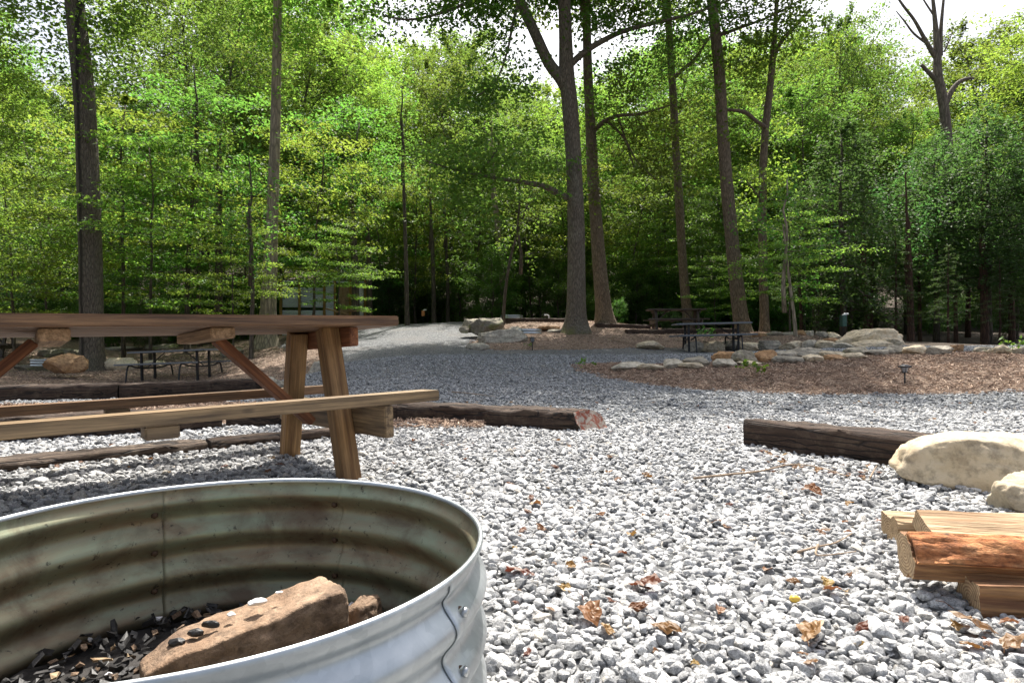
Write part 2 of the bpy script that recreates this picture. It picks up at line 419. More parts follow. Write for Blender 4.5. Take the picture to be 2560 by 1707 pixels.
def G(x, y):                           # ground point seen at photo pixel
    d = np.arange(1.0, 60, .02); X = (x - 1280) / F * d; Z = CH - (y - YH) * d / F
    g = zt(X, d); i = int(np.argmax(Z <= g + 1e-4)); 
    if Z[i] > g[i] + 1e-3: i = 1200
    return float(X[i]), float(d[i])
def GZ(x, y):
    a, b = G(x, y); return Vector((a, b, z1(a, b)))
def ground_at(x, D):
    X = (x - 1280) / F * D; return Vector((X, D, z1(X, D)))

def sdf(px, py, poly):                 # positive inside
    P = np.asarray(poly, float); Q = np.roll(P, -1, 0)
    d = np.full(px.shape, 1e9); ins = np.zeros(px.shape, bool)
    for (ax, ay), (bx, by) in zip(P, Q):
        ex, ey = bx - ax, by - ay
        t = np.clip(((px - ax) * ex + (py - ay) * ey) / (ex * ex + ey * ey + 1e-12), 0, 1)
        d = np.minimum(d, np.hypot(px - ax - t * ex, py - ay - t * ey))
        c = (ay > py) != (by > py)
        ins ^= c & (px < (bx - ax) * (py - ay) / (by - ay + 1e-12) + ax)
    return np.where(ins, d, -d)
def wob(x, y, s=1.0):
    return (np.sin(x * 3.1 * s + 1.3 * np.sin(y * 2.3 * s)) + np.sin(y * 4.3 * s + 1.7 * np.sin(x * 1.9 * s)) + .6 * np.sin(x * 9.7 * s + y * 7.1 * s)) / 2.6

def grid_mesh(name, xs, ys, zf, mat, keep=None):
    X, Y = np.meshgrid(xs, ys); Z = zf(X, Y)
    nx, ny = len(xs), len(ys)
    idx = np.arange(nx * ny).reshape(ny, nx)
    f = np.stack([idx[:-1, :-1], idx[:-1, 1:], idx[1:, 1:], idx[1:, :-1]], -1).reshape(-1, 4)
    if keep is not None:
        k = keep(X, Y).ravel(); f = f[k[f].any(1)]
        used = np.unique(f); remap = np.zeros(nx * ny, int); remap[used] = np.arange(len(used)); f = remap[f]
        V = np.c_[X.ravel(), Y.ravel(), Z.ravel()][used]
    else: V = np.c_[X.ravel(), Y.ravel(), Z.ravel()]
    return mesh_obj(name, V, f, mat)

geo_x = np.cumsum(np.geomspace(.3, 30, 34))
gx = np.r_[-(21 + geo_x)[::-1], np.arange(-21, 21.01, .3), 21 + geo_x]
gy = np.r_[-(4 + geo_x[:26])[::-1], np.arange(-4, 32.01, .3), 32 + geo_x]
def rough_z(X, Y): return zt(X, Y) + .02 * wob(X, Y, .7) * sstep(14, 20, Y) - .02
props(grid_mesh('ground', gx, gy, rough_z, M['litter']), kind='structure')

GRAVEL = [(-8, -4), (10, -4), (14, 6), (16, 13.4), (9.5, 13.8), (7, 15.2), (5, 17.0), (2, 17.5), (-.6, 18), (-1.0, 20), (-1.5, 25.5), (-8, 26), (-7.8, 20.5), (-4.9, 18), (-4.4, 13), (-4.2, 9.5), (-8, 7)]
def gravel_s(X, Y): return sdf(X, Y, GRAVEL) + .1 * wob(X, Y)
def gravel_z(X, Y): return zt(X, Y) + np.clip(gravel_s(X, Y) * .25, -.12, .02) + .006 * wob(X, Y, 2.2)
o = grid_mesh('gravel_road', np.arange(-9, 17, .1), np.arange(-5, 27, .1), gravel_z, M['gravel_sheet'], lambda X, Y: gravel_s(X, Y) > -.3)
props(o, kind='structure')

MULCH = {
 'front_bank': ([G(1425, 917), G(1480, 938), G(1560, 954), G(1700, 974), G(1900, 987), G(2200, 993), (6.2, 7.3), (9.5, 7.4), (10, 10.0), G(2558, 886), G(2300, 889), G(2050, 899), G(1800, 911), G(1640, 917), G(1540, 912)], .07),
 'oak_mound': ([G(1165, 872), G(1250, 878), G(1400, 877), G(1560, 873), G(1660, 871), G(1800, 870), G(1950, 869), G(2060, 866), (8.2, 16.3), (9, 19), (8.5, 22), (5, 24), (2, 25), (-.2, 24.5), (-.7, 20), (-1.2, 17.2)], .06),
 'left_site': ([(-9, 7.6), G(0, 985), G(300, 975), G(640, 972), (-3.9, 9.6), (-4.3, 12), (-4.6, 14.5), (-5.2, 17.0), (-6.8, 19.2), (-8.4, 21.5), (-9, 26), (-20, 26), (-20, 9)], .015),
 'tie_strip': ([(-8, 4.0), (-3.3, 3.9), (-2.2, 4.45), (-.9, 4.85), (-1.5, 5.6), (-3.4, 6.8), (-5.9, 6.8), (-9, 6.4)], .04),
}
def mulch_fn(poly, hgt):
    def s(X, Y): return sdf(X, Y, poly) + .09 * wob(X, Y, 1.3)
    def z(X, Y):
        d = s(X, Y); return zt(X, Y) + np.clip(d * .35 - .01, -.12, .03) + hgt * sstep(0, .9, d) + .015 * wob(X, Y, 2.5) * sstep(.1, .5, d)
    return s, z
MF = {}
chipsV = []
def chips(s, z, poly, dens, L=(.03, .085), ymax=99):
    P = np.array(poly); x0, y0 = P.min(0); x1, y1 = P.max(0); y1 = min(y1, ymax)
    n = int((x1 - x0) * (y1 - y0) * dens)
    x = rng.uniform(x0, x1, n); y = rng.uniform(y0, y1, n)
    k = (s(x, y) > -.12) & (np.abs(x) < .95 * y + 1.2); x, y = x[k], y[k]; n = len(x)
    zz = np.maximum(z(x, y), zt(x, y) + .02)
    a = rng.uniform(0, 2 * np.pi, n); t = rng.normal(0, .32, n)
    l = rng.uniform(*L, n) ; w = rng.uniform(.006, .014, n); h = rng.uniform(.003, .007, n)
    ax = np.c_[np.cos(a) * np.cos(t), np.sin(a) * np.cos(t), np.sin(t)]
    b = np.c_[-np.sin(a), np.cos(a), rng.normal(0, .35, n)]
    b /= np.linalg.norm(b, axis=1)[:, None]; c = np.cross(ax, b)
    ctr = np.c_[x, y, zz + rng.uniform(.002, .02, n)]
    for sx, sy, sz in ((-1, -.6, 0), (1, -.25, 0), (1, .3, 0), (-1, .7, 0), (-.9, 0, 1), (.85, 0, 1)):
        chipsV.append
    vs = [ctr + ax * (l / 2 * sx)[:, None] + b * (w / 2 * sy)[:, None] + c * (h * sz)[:, None]
          for sx, sy, sz in ((-1, -.7, 0), (1, -.4, 0), (1, .4, 0), (-1, .8, 0), (-.85, -.5, 1), (.9, -.3, 1), (.8, .4, 1), (-.9, .5, 1))]
    return np.stack(vs, 1).reshape(-1, 3)
CH_V = []
for nm, (poly, hgt) in MULCH.items():
    s, z = mulch_fn(poly, hgt); MF[nm] = (s, z)
    P = np.array(poly)
    o = grid_mesh('mulch_bed', np.arange(P[:, 0].min() - .5, P[:, 0].max() + .5, .1), np.arange(P[:, 1].min() - .5, P[:, 1].max() + .5, .1), z, M['mulch'], lambda X, Y: s(X, Y) > -.3)
    props(o, kind='structure')
    CH_V.append(chips(s, z, poly, {'front_bank': 900, 'oak_mound': 170, 'left_site': 190, 'tie_strip': 420}[nm], (.03, .1), {'left_site': 21}.get(nm, 99)))
# needle litter swept against the timbers
def litter_patch(x0, x1, y0, y1, n, L=(.03, .07)):
    poly = [(x0, y0), (x1, y0), (x1, y1), (x0, y1)]
    return chips(lambda X, Y: sdf(X, Y, poly) + .1 * wob(X, Y, 3), lambda X, Y: zt(X, Y) + .045, poly, n, L)
CH_V.append(litter_patch(-.85, -.2, 4.15, 4.55, 1500))
V = np.concatenate(CH_V); n = len(V) // 8
q8 = np.array([[0, 1, 2, 3], [4, 7, 6, 5], [0, 4, 5, 1], [1, 5, 6, 2], [2, 6, 7, 3], [3, 7, 4, 0]])
fc = (np.arange(n)[:, None, None] * 8 + q8).reshape(-1, 4)
props(mesh_obj('wood_chips', V, fc, M['chip'], smooth=False), 'loose brown shredded wood chips covering the mulch beds', 'wood chips', kind='stuff')

HX, HY = np.arange(-24, 24.01, .1), np.arange(0, 34.01, .1)
_X, _Y = np.meshgrid(HX, HY)
HM = np.maximum(zt(_X, _Y), gravel_z(_X, _Y))
for _s, _z in MF.values(): HM = np.maximum(HM, np.where(_s(_X, _Y) > -.3, _z(_X, _Y), -9))
def hgt(x, y):                          # height of whatever ground sheet is uppermost
    x = np.clip((np.asarray(x, float) + 24) / .1, 0, len(HX) - 1.001); y = np.clip(np.asarray(y, float) / .1, 0, len(HY) - 1.001)
    i, j = x.astype(int), y.astype(int); u, v = x - i, y - j
    return (HM[j, i] * (1 - u) + HM[j, i + 1] * u) * (1 - v) + (HM[j + 1, i] * (1 - u) + HM[j + 1, i + 1] * u) * v
def top_z(x, y): return float(hgt(np.array([x]), np.array([y]))[0])
def G(x, y):
    d = np.arange(1.0, 33, .02); X = (x - 1280) / F * d; Z = CH - (y - YH) * d / F
    g = hgt(X, d); k = Z <= g + 1e-4; i = int(np.argmax(k)) if k.any() else 1000
    return float(X[i]), float(d[i])

# ------------------------------------------------------------------ gravel pebbles (stuff, geometry nodes)
def pad_edge(x, y):                     # >0 on the coarse pale pad, <0 on the darker road stone
    return np.where(x < -.9, 6.6, np.where(x < 1.4, 4.75, 4.75 + np.minimum(1.1, (x - 1.4) * .6))) + .18 * wob(x, y, 1.5) - y
def make_gravel(name, road, label):
    pts = []
    for d0, d1, dens, sc in ((.55, 2.2, 7600, .95), (2.2, 5.5, 4200, 1.0), (5.5, 9.5, 2000, 1.0), (9.5, 14, 800, 1.15)):
        w = .92 * d1 + .8
        n = int(2 * w * (d1 - d0) * dens)
        x = rng.uniform(-w, w, n); y = rng.uniform(d0, d1, n)
        k = np.abs(x) < .9 * y + .8
        x, y = x[k], y[k]
        g = gravel_s(x, y) > 0
        pe = pad_edge(x, y) + rng.normal(0, .12, len(x)); g &= (pe < 0) if road else (pe >= 0)
        for s, zf in MF.values(): g &= s(x, y) < .03
        g &= np.hypot(x + .47, y - .948) > .438
        x, y = x[g], y[g]
        zz = gravel_z(x, y) + rng.uniform(-.012, .012, len(x)) + .008 * wob(x, y, 4)
        size = np.exp(rng.normal(0, .34, len(x))) * .0106 * sc
        pts.append(np.c_[x, y, zz, size])
    P = np.concatenate(pts)
    me = bpy.data.meshes.new(name); me.vertices.add(len(P)); me.vertices.foreach_set('co', P[:, :3].astype(np.float32).ravel())
    a = me.attributes.new('size', 'FLOAT', 'POINT'); a.data.foreach_set('value', P[:, 3].astype(np.float32))
    mat = M['road_pebble'] if road else M['pebble']; me.materials.append(mat)
    o = bpy.data.objects.new(name, me); COL.objects.link(o)
    ng = bpy.data.node_groups.new('gravel_scatter', 'GeometryNodeTree')
    ng.interface.new_socket('Geometry', in_out='INPUT', socket_type='NodeSocketGeometry')
    ng.interface.new_socket('Geometry', in_out='OUTPUT', socket_type='NodeSocketGeometry')
    N = ng.nodes.new; Lk = ng.links.new
    gi = N('NodeGroupInput'); go = N('NodeGroupOutput')
    join = N('GeometryNodeGeometryToInstance')
    for k in range(14):
        pn = N('GeometryNodePoints'); pn.inputs['Count'].default_value = 14
        rv = N('FunctionNodeRandomValue'); rv.data_type = 'FLOAT_VECTOR'
        rv.inputs[0].default_value = (-1, -1, -1); rv.inputs[1].default_value = (1, 1, 1); rv.inputs['Seed'].default_value = k * 7 + 3
        nrm = N('ShaderNodeVectorMath'); nrm.operation = 'NORMALIZE'; Lk(rv.outputs[0], nrm.inputs[0])
        scl = N('ShaderNodeVectorMath'); scl.operation = 'MULTIPLY'; Lk(nrm.outputs[0], scl.inputs[0])
        rr = random.Random(k); scl.inputs[1].default_value = (rr.uniform(1.15, 1.6), rr.uniform(.9, 1.15), rr.uniform(.65, .95))
        Lk(scl.outputs[0], pn.inputs['Position'])
        ch = N('GeometryNodeConvexHull'); Lk(pn.outputs[0], ch.inputs[0])
        ss = N('GeometryNodeSubdivisionSurface'); ss.inputs['Level'].default_value = 1; ss.inputs['Edge Crease'].default_value = .74
        Lk(ch.outputs[0], ss.inputs[0])
        sm = N('GeometryNodeSetMaterial'); sm.inputs['Material'].default_value = mat; Lk(ss.outputs[0], sm.inputs[0])
        Lk(sm.outputs[0], join.inputs[0])
    iop = N('GeometryNodeInstanceOnPoints'); Lk(gi.outputs[0], iop.inputs['Points']); Lk(join.outputs[0], iop.inputs['Instance'])
    iop.inputs['Pick Instance'].default_value = True
    rot = N('FunctionNodeRandomValue'); rot.data_type = 'FLOAT_VECTOR'; rot.inputs[0].default_value = (-.5, -.5, 0); rot.inputs[1].default_value = (.5, .5, 6.28)
    Lk(rot.outputs[0], iop.inputs['Rotation'])
    na = N('GeometryNodeInputNamedAttribute'); na.data_type = 'FLOAT'; na.inputs[0].default_value = 'size'
    Lk(na.outputs[0], iop.inputs['Scale'])
    Lk(iop.outputs[0], go.inputs[0])
    md = o.modifiers.new('scatter', 'NODES'); md.node_group = ng
    props(o, label, 'gravel', kind='stuff')
make_gravel('gravel', False, 'pale grey crushed granite gravel covering the sunny pad')
make_gravel('road_gravel', True, 'finer darker blue grey gravel covering the road')

# ------------------------------------------------------------------ shape helpers
def board(name, a, b, w, t, mat, parent, up=(0, 0, 1), bev=.004):
    a, b = Vector(a), Vector(b); L = (b - a).length; x = (b - a).normalized(); up = Vector(up)
    y = up.cross(x).normalized(); z = x.cross(y)
    bm = bmesh.new(); bmesh.ops.create_cube(bm, size=1.0)
    bmesh.ops.scale(bm, vec=(L, w, t), verts=bm.verts)
    bmesh.ops.bevel(bm, geom=bm.edges[:], offset=bev, segments=2, affect='EDGES')
    o = bm_obj(name, bm, mat, parent, False)
    m = Matrix((x, y, z)).transposed().to_4x4(); m.translation = (a + b) / 2
    o.matrix_local = m
    return o

def tube_geo(pts, rad, n=8, V=None, Fc=None, cap=True, jit=0.0, seed=0):
    V = [] if V is None else V; Fc = [] if Fc is None else Fc
    pts = [Vector(p) for p in pts]; base = len(V); rr = random.Random(seed)
    ref = None
    for i, p in enumerate(pts):
        d = (pts[min(i + 1, len(pts) - 1)] - pts[max(i - 1, 0)]).normalized()
        if ref is None: ref = d.orthogonal().normalized()
        u = (ref - d * ref.dot(d)).normalized(); ref = u; v = d.cross(u)
        r = rad[i] if isinstance(rad, (list, tuple, np.ndarray)) else rad
        for k in range(n):
            a = 2 * math.pi * k / n; q = r * (1 + (rr.uniform(-jit, jit) if jit else 0))
            V.append(p + u * math.cos(a) * q + v * math.sin(a) * q)
        if i:
            b0 = base + (i - 1) * n; b1 = base + i * n
            for k in range(n): Fc.append((b0 + k, b0 + (k + 1) % n, b1 + (k + 1) % n, b1 + k))
    if cap:
        Fc.append(tuple(base + k for k in range(n))[::-1]); e = base + (len(pts) - 1) * n
        Fc.append(tuple(e + k for k in range(n)))
    return V, Fc

def tube(name, pts, rad, mat, parent=None, n=8):
    V, Fc = tube_geo(pts, rad, n)
    return mesh_obj(name, V, Fc, mat, parent)

def smooth_path(pts, per=4):
    pts = [Vector(p) for p in pts]; out = []
    for i in range(len(pts) - 1):
        p0 = pts[max(i - 1, 0)]; p1 = pts[i]; p2 = pts[i + 1]; p3 = pts[min(i + 2, len(pts) - 1)]
        for k in range(per):
            t = k / per
            out.append(.5 * ((2 * p1) + (p2 - p0) * t + (2 * p0 - 5 * p1 + 4 * p2 - p3) * t * t + (-p0 + 3 * p1 - 3 * p2 + p3) * t ** 3))
    out.append(pts[-1]); return out

def rock_mesh(size, seed, cuts=9, rough=.065, sub=5, flat=0.0, top=None):
    rr = random.Random(seed); bm = bmesh.new()
    bmesh.ops.create_icosphere(bm, subdivisions=sub, radius=1.0)
    pl = []
    for _ in range(cuts):
        nrm = Vector((rr.gauss(0, 1), rr.gauss(0, 1), rr.gauss(0, 1) * (1 + flat))).normalized(); pl.append((nrm, rr.uniform(.55, .85)))
    pl.append((Vector((0, 0, 1)), rr.uniform(.6, .85) if top is None else top)); pl.append((Vector((0, 0, -1)), .6))
    off = Vector((seed * 3.17, seed * 1.3, 7))
    for v in bm.verts:
        p = v.co.copy()
        for nrm, d in pl:
            e = p.dot(nrm) - d
            if e > 0: p -= nrm * e * .92
        n1 = mnoise.fractal(p * 1.4 + off, .8, 2.0, 3); n2 = mnoise.fractal(p * 4.5 + off, .8, 2.2, 4); n3 = abs(mnoise.noise(p * 2.6 + off))
        p *= 1 + rough * 1.3 * n1 + rough * .75 * n2 - rough * .9 * max(0, .16 - n3) / .16
        v.co = Vector((p.x * size[0] / 2 / .85, p.y * size[1] / 2 / .85, p.z * size[2] / 2 / .72))
    return bm

def rock(name, label, loc, size, rotz, mat, seed, group=None, sink=.25, cat='rock', **kw):
    bm = rock_mesh(size, seed, **kw)
    o = bm_obj(name, bm, mat, None, True)
    o.location = (loc[0], loc[1], loc[2] + size[2] * (.5 - sink)); o.rotation_euler = (random.uniform(-.1, .1), random.uniform(-.1, .1), rotz)
    return props(o, label, cat, group)

def timber(name, label, a, b, h, w, mat, seed, z0=-.03, group=None, painted=False, ends=(0, 0), cat='timber', slant=0.0, skew=0.0):
    """A rough squared railway-tie timber from ground point a to b (front bottom edge)."""
    a, b = Vector(a), Vector(b); L = (b - a).length; x = (b - a).normalized(); y = Vector((0, 0, 1)).cross(x).normalized(); z = x.cross(y)
    ns = max(12, int(L / .05)); prof = []
    m = 5
    for (sx, sy) in ((-1, -1), (1, -1), (1, 1), (-1, 1)):
        pass
    ring = []
    k = 7
    corners = [(-1, -1), (1, -1), (1, 1), (-1, 1)]
    for c in range(4):
        p, q = corners[c], corners[(c + 1) % 4]
        for i in range(k):
            t = i / k; u = p[0] + (q[0] - p[0]) * t; v = p[1] + (q[1] - p[1]) * t
            f = 1 - .07 * (abs(u) ** 6) * (abs(v) ** 6)
            ring.append((u * f, v * f))
    nr = len(ring); V = []; off = Vector((seed * 5.3, 1.7, seed))
    for i in range(ns + 1):
        s = -L / 2 + L * i / ns
        for (u, v) in ring:
            kk = max(0, (i - ns * .7) / (ns * .3)) ** 2
            p = Vector((s + (slant * v * h / 2 + skew * u * w / 2) * kk, u * w / 2, v * h / 2))
            d = .016 * mnoise.fractal(Vector((p.x * 4, p.y * 16, p.z * 16)) + off, .9, 2, 4) + .009 * mnoise.noise(Vector((p.x * 22, p.y * 40, p.z * 40)) + off)
            e = max(0, abs(u) * abs(v) - .6) * .09 * (mnoise.noise(Vector((s * 6, u * 2, v * 2)) + off) + .3)
            nn = Vector((0, u, v)).normalized()
            V.append(p + nn * (d - max(0, e)))
    Fc = []
    for i in range(ns):
        for j in range(nr):
            Fc.append((i * nr + j, i * nr + (j + 1) % nr, (i + 1) * nr + (j + 1) % nr, (i + 1) * nr + j)[::-1])
    Fc.append(tuple(range(nr))); Fc.append(tuple(ns * nr + j for j in range(nr))[::-1])
    o = mesh_obj(name, V, Fc, mat, None, True)
    o.data.polygons[-1].use_smooth = False; o.data.polygons[-2].use_smooth = False
    mm = Matrix((x, y, z)).transposed().to_4x4(); mm.translation = (a + b) / 2 + y * w / 2 + z * (h / 2 + z0)
    o.matrix_world = mm
    props(o, label, cat, group)
    if painted:
        base = [V[ns * nr + j] for j in range(nr)]
        cen = sum(base, Vector()) / nr
        vv = [cen + (p - cen) * .97 + Vector((.003, 0, 0)) for p in base] + [cen + (p - cen) * .99 + Vector((-.006, 0, 0)) for p in base]
        ff = [tuple(range(nr))[::-1]] + [(j, (j + 1) % nr, nr + (j + 1) % nr, nr + j) for j in range(nr)]
        mesh_obj('painted_end', vv, ff, M['paint_end'], o, False)['label'] = 'end face with worn red and grey paint and a split'
    return o
def m_paint_end():
    q = NT('worn_red_paint'); v = q.coord('Object', (1, 1, 1)); n = q.noise(v, 18, 6, .7, .6); n2 = q.noise(q.coord('Object', (1, 60, 12)), 1, 5, .6)
    col = q.mix(q.ramp(n, [(.46, 0.0), (.54, 1.0)]), (.23, .06, .032), (.33, .29, .24))
    col = q.mix(q.ramp(n2, [(.32, 1.0), (.4, 0.0)]), col, (.05, .03, .02))
    q.set(Base__Color=col, Roughness=.8); q.bump(n, .4, .004)
    return q.m
M['paint_end'] = m_paint_end()

# ------------------------------------------------------------------ fire ring
def fire_ring(loc, Rr, H, label, seams, sub=220, detail=True, group=None, name='fire_ring', wall_mats=None, inner=True, pitch=.077, amp=.0105):
    t = thing(name, label, 'fire ring', loc, 0, group)
    nz = 64 if detail else 24
    def prof(z):
        k = 1.0 if z < H - .03 else max(0, (H - .012 - z) / .018) if z < H - .012 else 0
        return amp * math.cos(2 * math.pi * (z - .012) / pitch) * k
    sm = [a for a in seams]
    for i in range(len(sm)):
        a0, a1 = sm[i], sm[(i + 1) % len(sm)]
        if a1 <= a0: a1 += 360
        a0 -= 2.2                                     # sheets overlap at the seams, the next one outside
        n = max(6, int(sub * (a1 - a0) / 360)); V = []; Fc = []; mi = []
        for side in (0, 1):
            for j in range(nz + 1):
                z = H * j / nz
                for k in range(n + 1):
                    a = R(a0 + (a1 - a0) * k / n)
                    lap = .0028 * (1 - min(1, k / n * (a1 - a0) / 6))
                    r = Rr + prof(z) + lap + (0 if side == 0 else -.0022)
                    V.append((math.cos(a) * r, math.sin(a) * r, z))
        S = (nz + 1) * (n + 1)
        for side in (0, 1):
            for j in range(nz):
                for k in range(n):
                    b = side * S + j * (n + 1) + k; f = (b, b + 1, b + n + 2, b + n + 1)
                    Fc.append(f if side == 0 else f[::-1]); mi.append(side)
        for k in range(n):
            b = nz * (n + 1) + k; Fc.append((b, b + 1, S + b + 1, S + b)); mi.append(0)
        for k in (0, n):
            for j in range(nz):
                b = j * (n + 1) + k; Fc.append((b, b + n + 1, S + b + n + 1, S + b)); mi.append(0)
        mesh_obj('panel', V, Fc, wall_mats or [M['galv'], M['soot']], t, True, mi)
    # rolled rim
    V, Fc = [], []; n = sub
    for k in range(n):
        a = 2 * math.pi * k / n
        for (dr, dz) in ((-.0035, -.004), (-.004, .002), (0, .004), (.0035, .002), (.0035, -.004)):
            V.append((math.cos(a) * (Rr + .001 + dr), math.sin(a) * (Rr + .001 + dr), H + dz))
    for k in range(n):
        for j in range(4):
            b = k * 5 + j; c = ((k + 1) % n) * 5 + j; Fc.append((b, c, c + 1, b + 1))
    mesh_obj('rim', V, Fc, M['galv'], t, True)
    if detail:
        for a in sm:
            for z in (H - .052, H - .13, H - .208):
                aa = R(a + 2.0)
                for side in (1, -1):
                    bm = bmesh.new()
                    bmesh.ops.create_cone(bm, segments=12 if side > 0 else 6, radius1=.0075, radius2=.0055, depth=.006, cap_ends=True)
                    o = bm_obj('bolt', bm, M['bolt'] if side > 0 else M['bolt_rust'], t, True)
                    rr_ = Rr + prof(z) + side * .0055
                    d = Vector((math.cos(aa), math.sin(aa), 0))
                    o.matrix_local = Matrix.Translation(d * rr_ + Vector((0, 0, z))) @ (d * side).to_track_quat('Z', 'Y').to_matrix().to_4x4()
    return t
ring_main = fire_ring((-.47, .948, .0), .421, .31, 'large galvanised corrugated steel fire ring in the left foreground with smoke stained inside', [-20, 77, 127], 260)

# ash, charcoal and stones in the ring
def ash_bed():
    n = 60; V = []; Fc = []
    for i in range(13):
        for k in range(n):
            r = .408 * i / 12; a = 2 * math.pi * k / n; x, y = r * math.cos(a), r * math.sin(a)
            V.append((x, y, .03 + .012 * mnoise.fractal(Vector((x * 9, y * 9, 3)), .8, 2, 4)))
    for i in range(12):
        for k in range(n): Fc.append((i * n + k, i * n + (k + 1) % n, (i + 1) * n + (k + 1) % n, (i + 1) * n + k))
    o = mesh_obj('ash_bed', V, Fc, m_plain('black_ash', (.03, .027, .025), .95, 0, .7, 45, .8)); o.location = (-.47, .96, 0)
    props(o, 'black ash and soot covering the floor of the front fire ring', 'ash', kind='stuff')
ash_bed()
def charcoal_bits():
    bmj = bmesh.new(); mats = [M['char'], M['rock_pit'], M['ash'], M['split_wood']]
    rr = random.Random(5); V = []; Fc = []; mi = []
    for i in range(1300):
        a = rr.uniform(0, 6.28); r = .40 * math.sqrt(rr.random()); c = Vector((-.47 + r * math.cos(a), .96 + r * math.sin(a), .036 + rr.uniform(0, .03)))
        l, w, h = rr.uniform(.006, .03), rr.uniform(.004, .014), rr.uniform(.003, .011)
        m = Matrix.Rotation(rr.uniform(0, 6.28), 3, 'Z') @ Matrix.Rotation(rr.uniform(-.7, .7), 3, 'Y') @ Matrix.Rotation(rr.uniform(-.7, .7), 3, 'X')
        b = len(V)
        for sx, sy, sz in ((-1, -1, -1), (1, -1, -1), (1, 1, -1), (-1, 1, -1), (-1, -1, 1), (1, -1, 1), (1, 1, 1), (-1, 1, 1)):
            V.append(c + m @ Vector((sx * l / 2 * rr.uniform(.4, 1.3), sy * w / 2 * rr.uniform(.2, 1.3), sz * h / 2 * rr.uniform(.2, 1.3))))
        k = rr.random(); k = 0 if k < .8 else 1 if k < .9 else 2 if k < .94 else 3
        for q in q8.tolist(): Fc.append(tuple(b + j for j in q)); mi.append(k)
    bmj.free()
    props(mesh_obj('charcoal', V, Fc, mats, None, False, mi), 'broken black charcoal and burnt scraps in the front fire ring', 'charcoal', kind='stuff')
charcoal_bits()
def pit_stone():
    bm = bmesh.new(); bmesh.ops.create_cube(bm, size=2.0)
    bmesh.ops.subdivide_edges(bm, edges=bm.edges[:], cuts=30, use_grid_fill=True)
    for v in bm.verts:
        p = v.co; e = 22.0
        k = (abs(p.x) ** e + abs(p.y) ** e + abs(p.z) ** e) ** (-1 / e); p = p * k
        q = Vector((p.x * .168, p.y * .063, p.z * .068)); t = (p.x + 1) / 2
        n1 = mnoise.fractal(q * 11 + Vector((3, 5, 1)), .8, 2, 4); n2 = mnoise.fractal(q * 48, .7, 2, 4); n3 = mnoise.noise(q * 24 + Vector((9, 2, 4)))
        d = Vector((p.x * .35, p.y, p.z)).normalized()
        q += d * (.005 * n1 + .003 * n2 - .008 * max(0, n3 - .2))
        up = (p.z + 1) / 2
        q.z -= .03 * (1 - t) * up + (.02 * (1 - t / .15) * up if t < .15 else 0)
        q.y *= 1 - .35 * max(0, .25 - t) / .25
        v.co = q * .95
    o = bm_obj('fire_pit_rock', bm, M['rock_pit'], None, True)
    o.location = (-.452, 1.068, .093); o.rotation_euler = (R(-4), R(-3), R(38))
    props(o, 'long rough brown block of stone lying in the front fire ring with ash on top', 'rock')
    bm = rock_mesh((.07, .08, .10), 21); o2 = bm_obj('fire_pit_rock', bm, M['rock_pit'], None, True); o2.location = (-.292, 1.20, .075)
    props(o2, 'small rounded brown stone behind the right end of the long block in the fire ring', 'rock')
    for i, (x, y, s) in enumerate(((-.66, .80, .05), (-.56, .74, .06), (-.80, .84, .05))):
        bm = rock_mesh((s, s * .8, s * .7), 30 + i); o3 = bm_obj('fire_pit_rock', bm, M['rock_grey'], None, True); o3.location = (x, y, .052)
        props(o3, ['small tan stone among charcoal left of the brown block', 'tan pebble among charcoal nearest the front wall of the fire ring', 'small tan stone by the left wall of the fire ring'][i], 'rock')
    for i, (x, s) in enumerate(((.012, .03), (.05, .012), (-.03, .016))):
        bm = rock_mesh((s, s * .7, s * .35), 50 + i, cuts=12, sub=3); f = bm_obj('ash_flake', bm, M['ash'], None, True)
        f.location = Vector((-.452, 1.068, .160 + x * .22)) + Matrix.Rotation(R(38), 3, 'Z') @ Vector((x, .0, 0)) 
        props(f, ['largest white ash flake on top of the brown block in the fire ring', 'tiny white ash flake right of the big flake on the brown block', 'thin white ash flake left of the big flake on the brown block'][i], 'ash')
    for i, x in enumerate((-.06, -.085, -.11)):
        bm = rock_mesh((.03, .014, .014), 60 + i, cuts=16, sub=2); f = bm_obj('charcoal_lump', bm, M['char'], None, False)
        f.location = Vector((-.452, 1.068, .163 + x * .3)) + Matrix.Rotation(R(38), 3, 'Z') @ Vector((x, .0, 0))
        props(f, 'black charcoal lump lying on the left half of the brown block', 'charcoal', 'charcoal lumps on the brown block')
pit_stone()

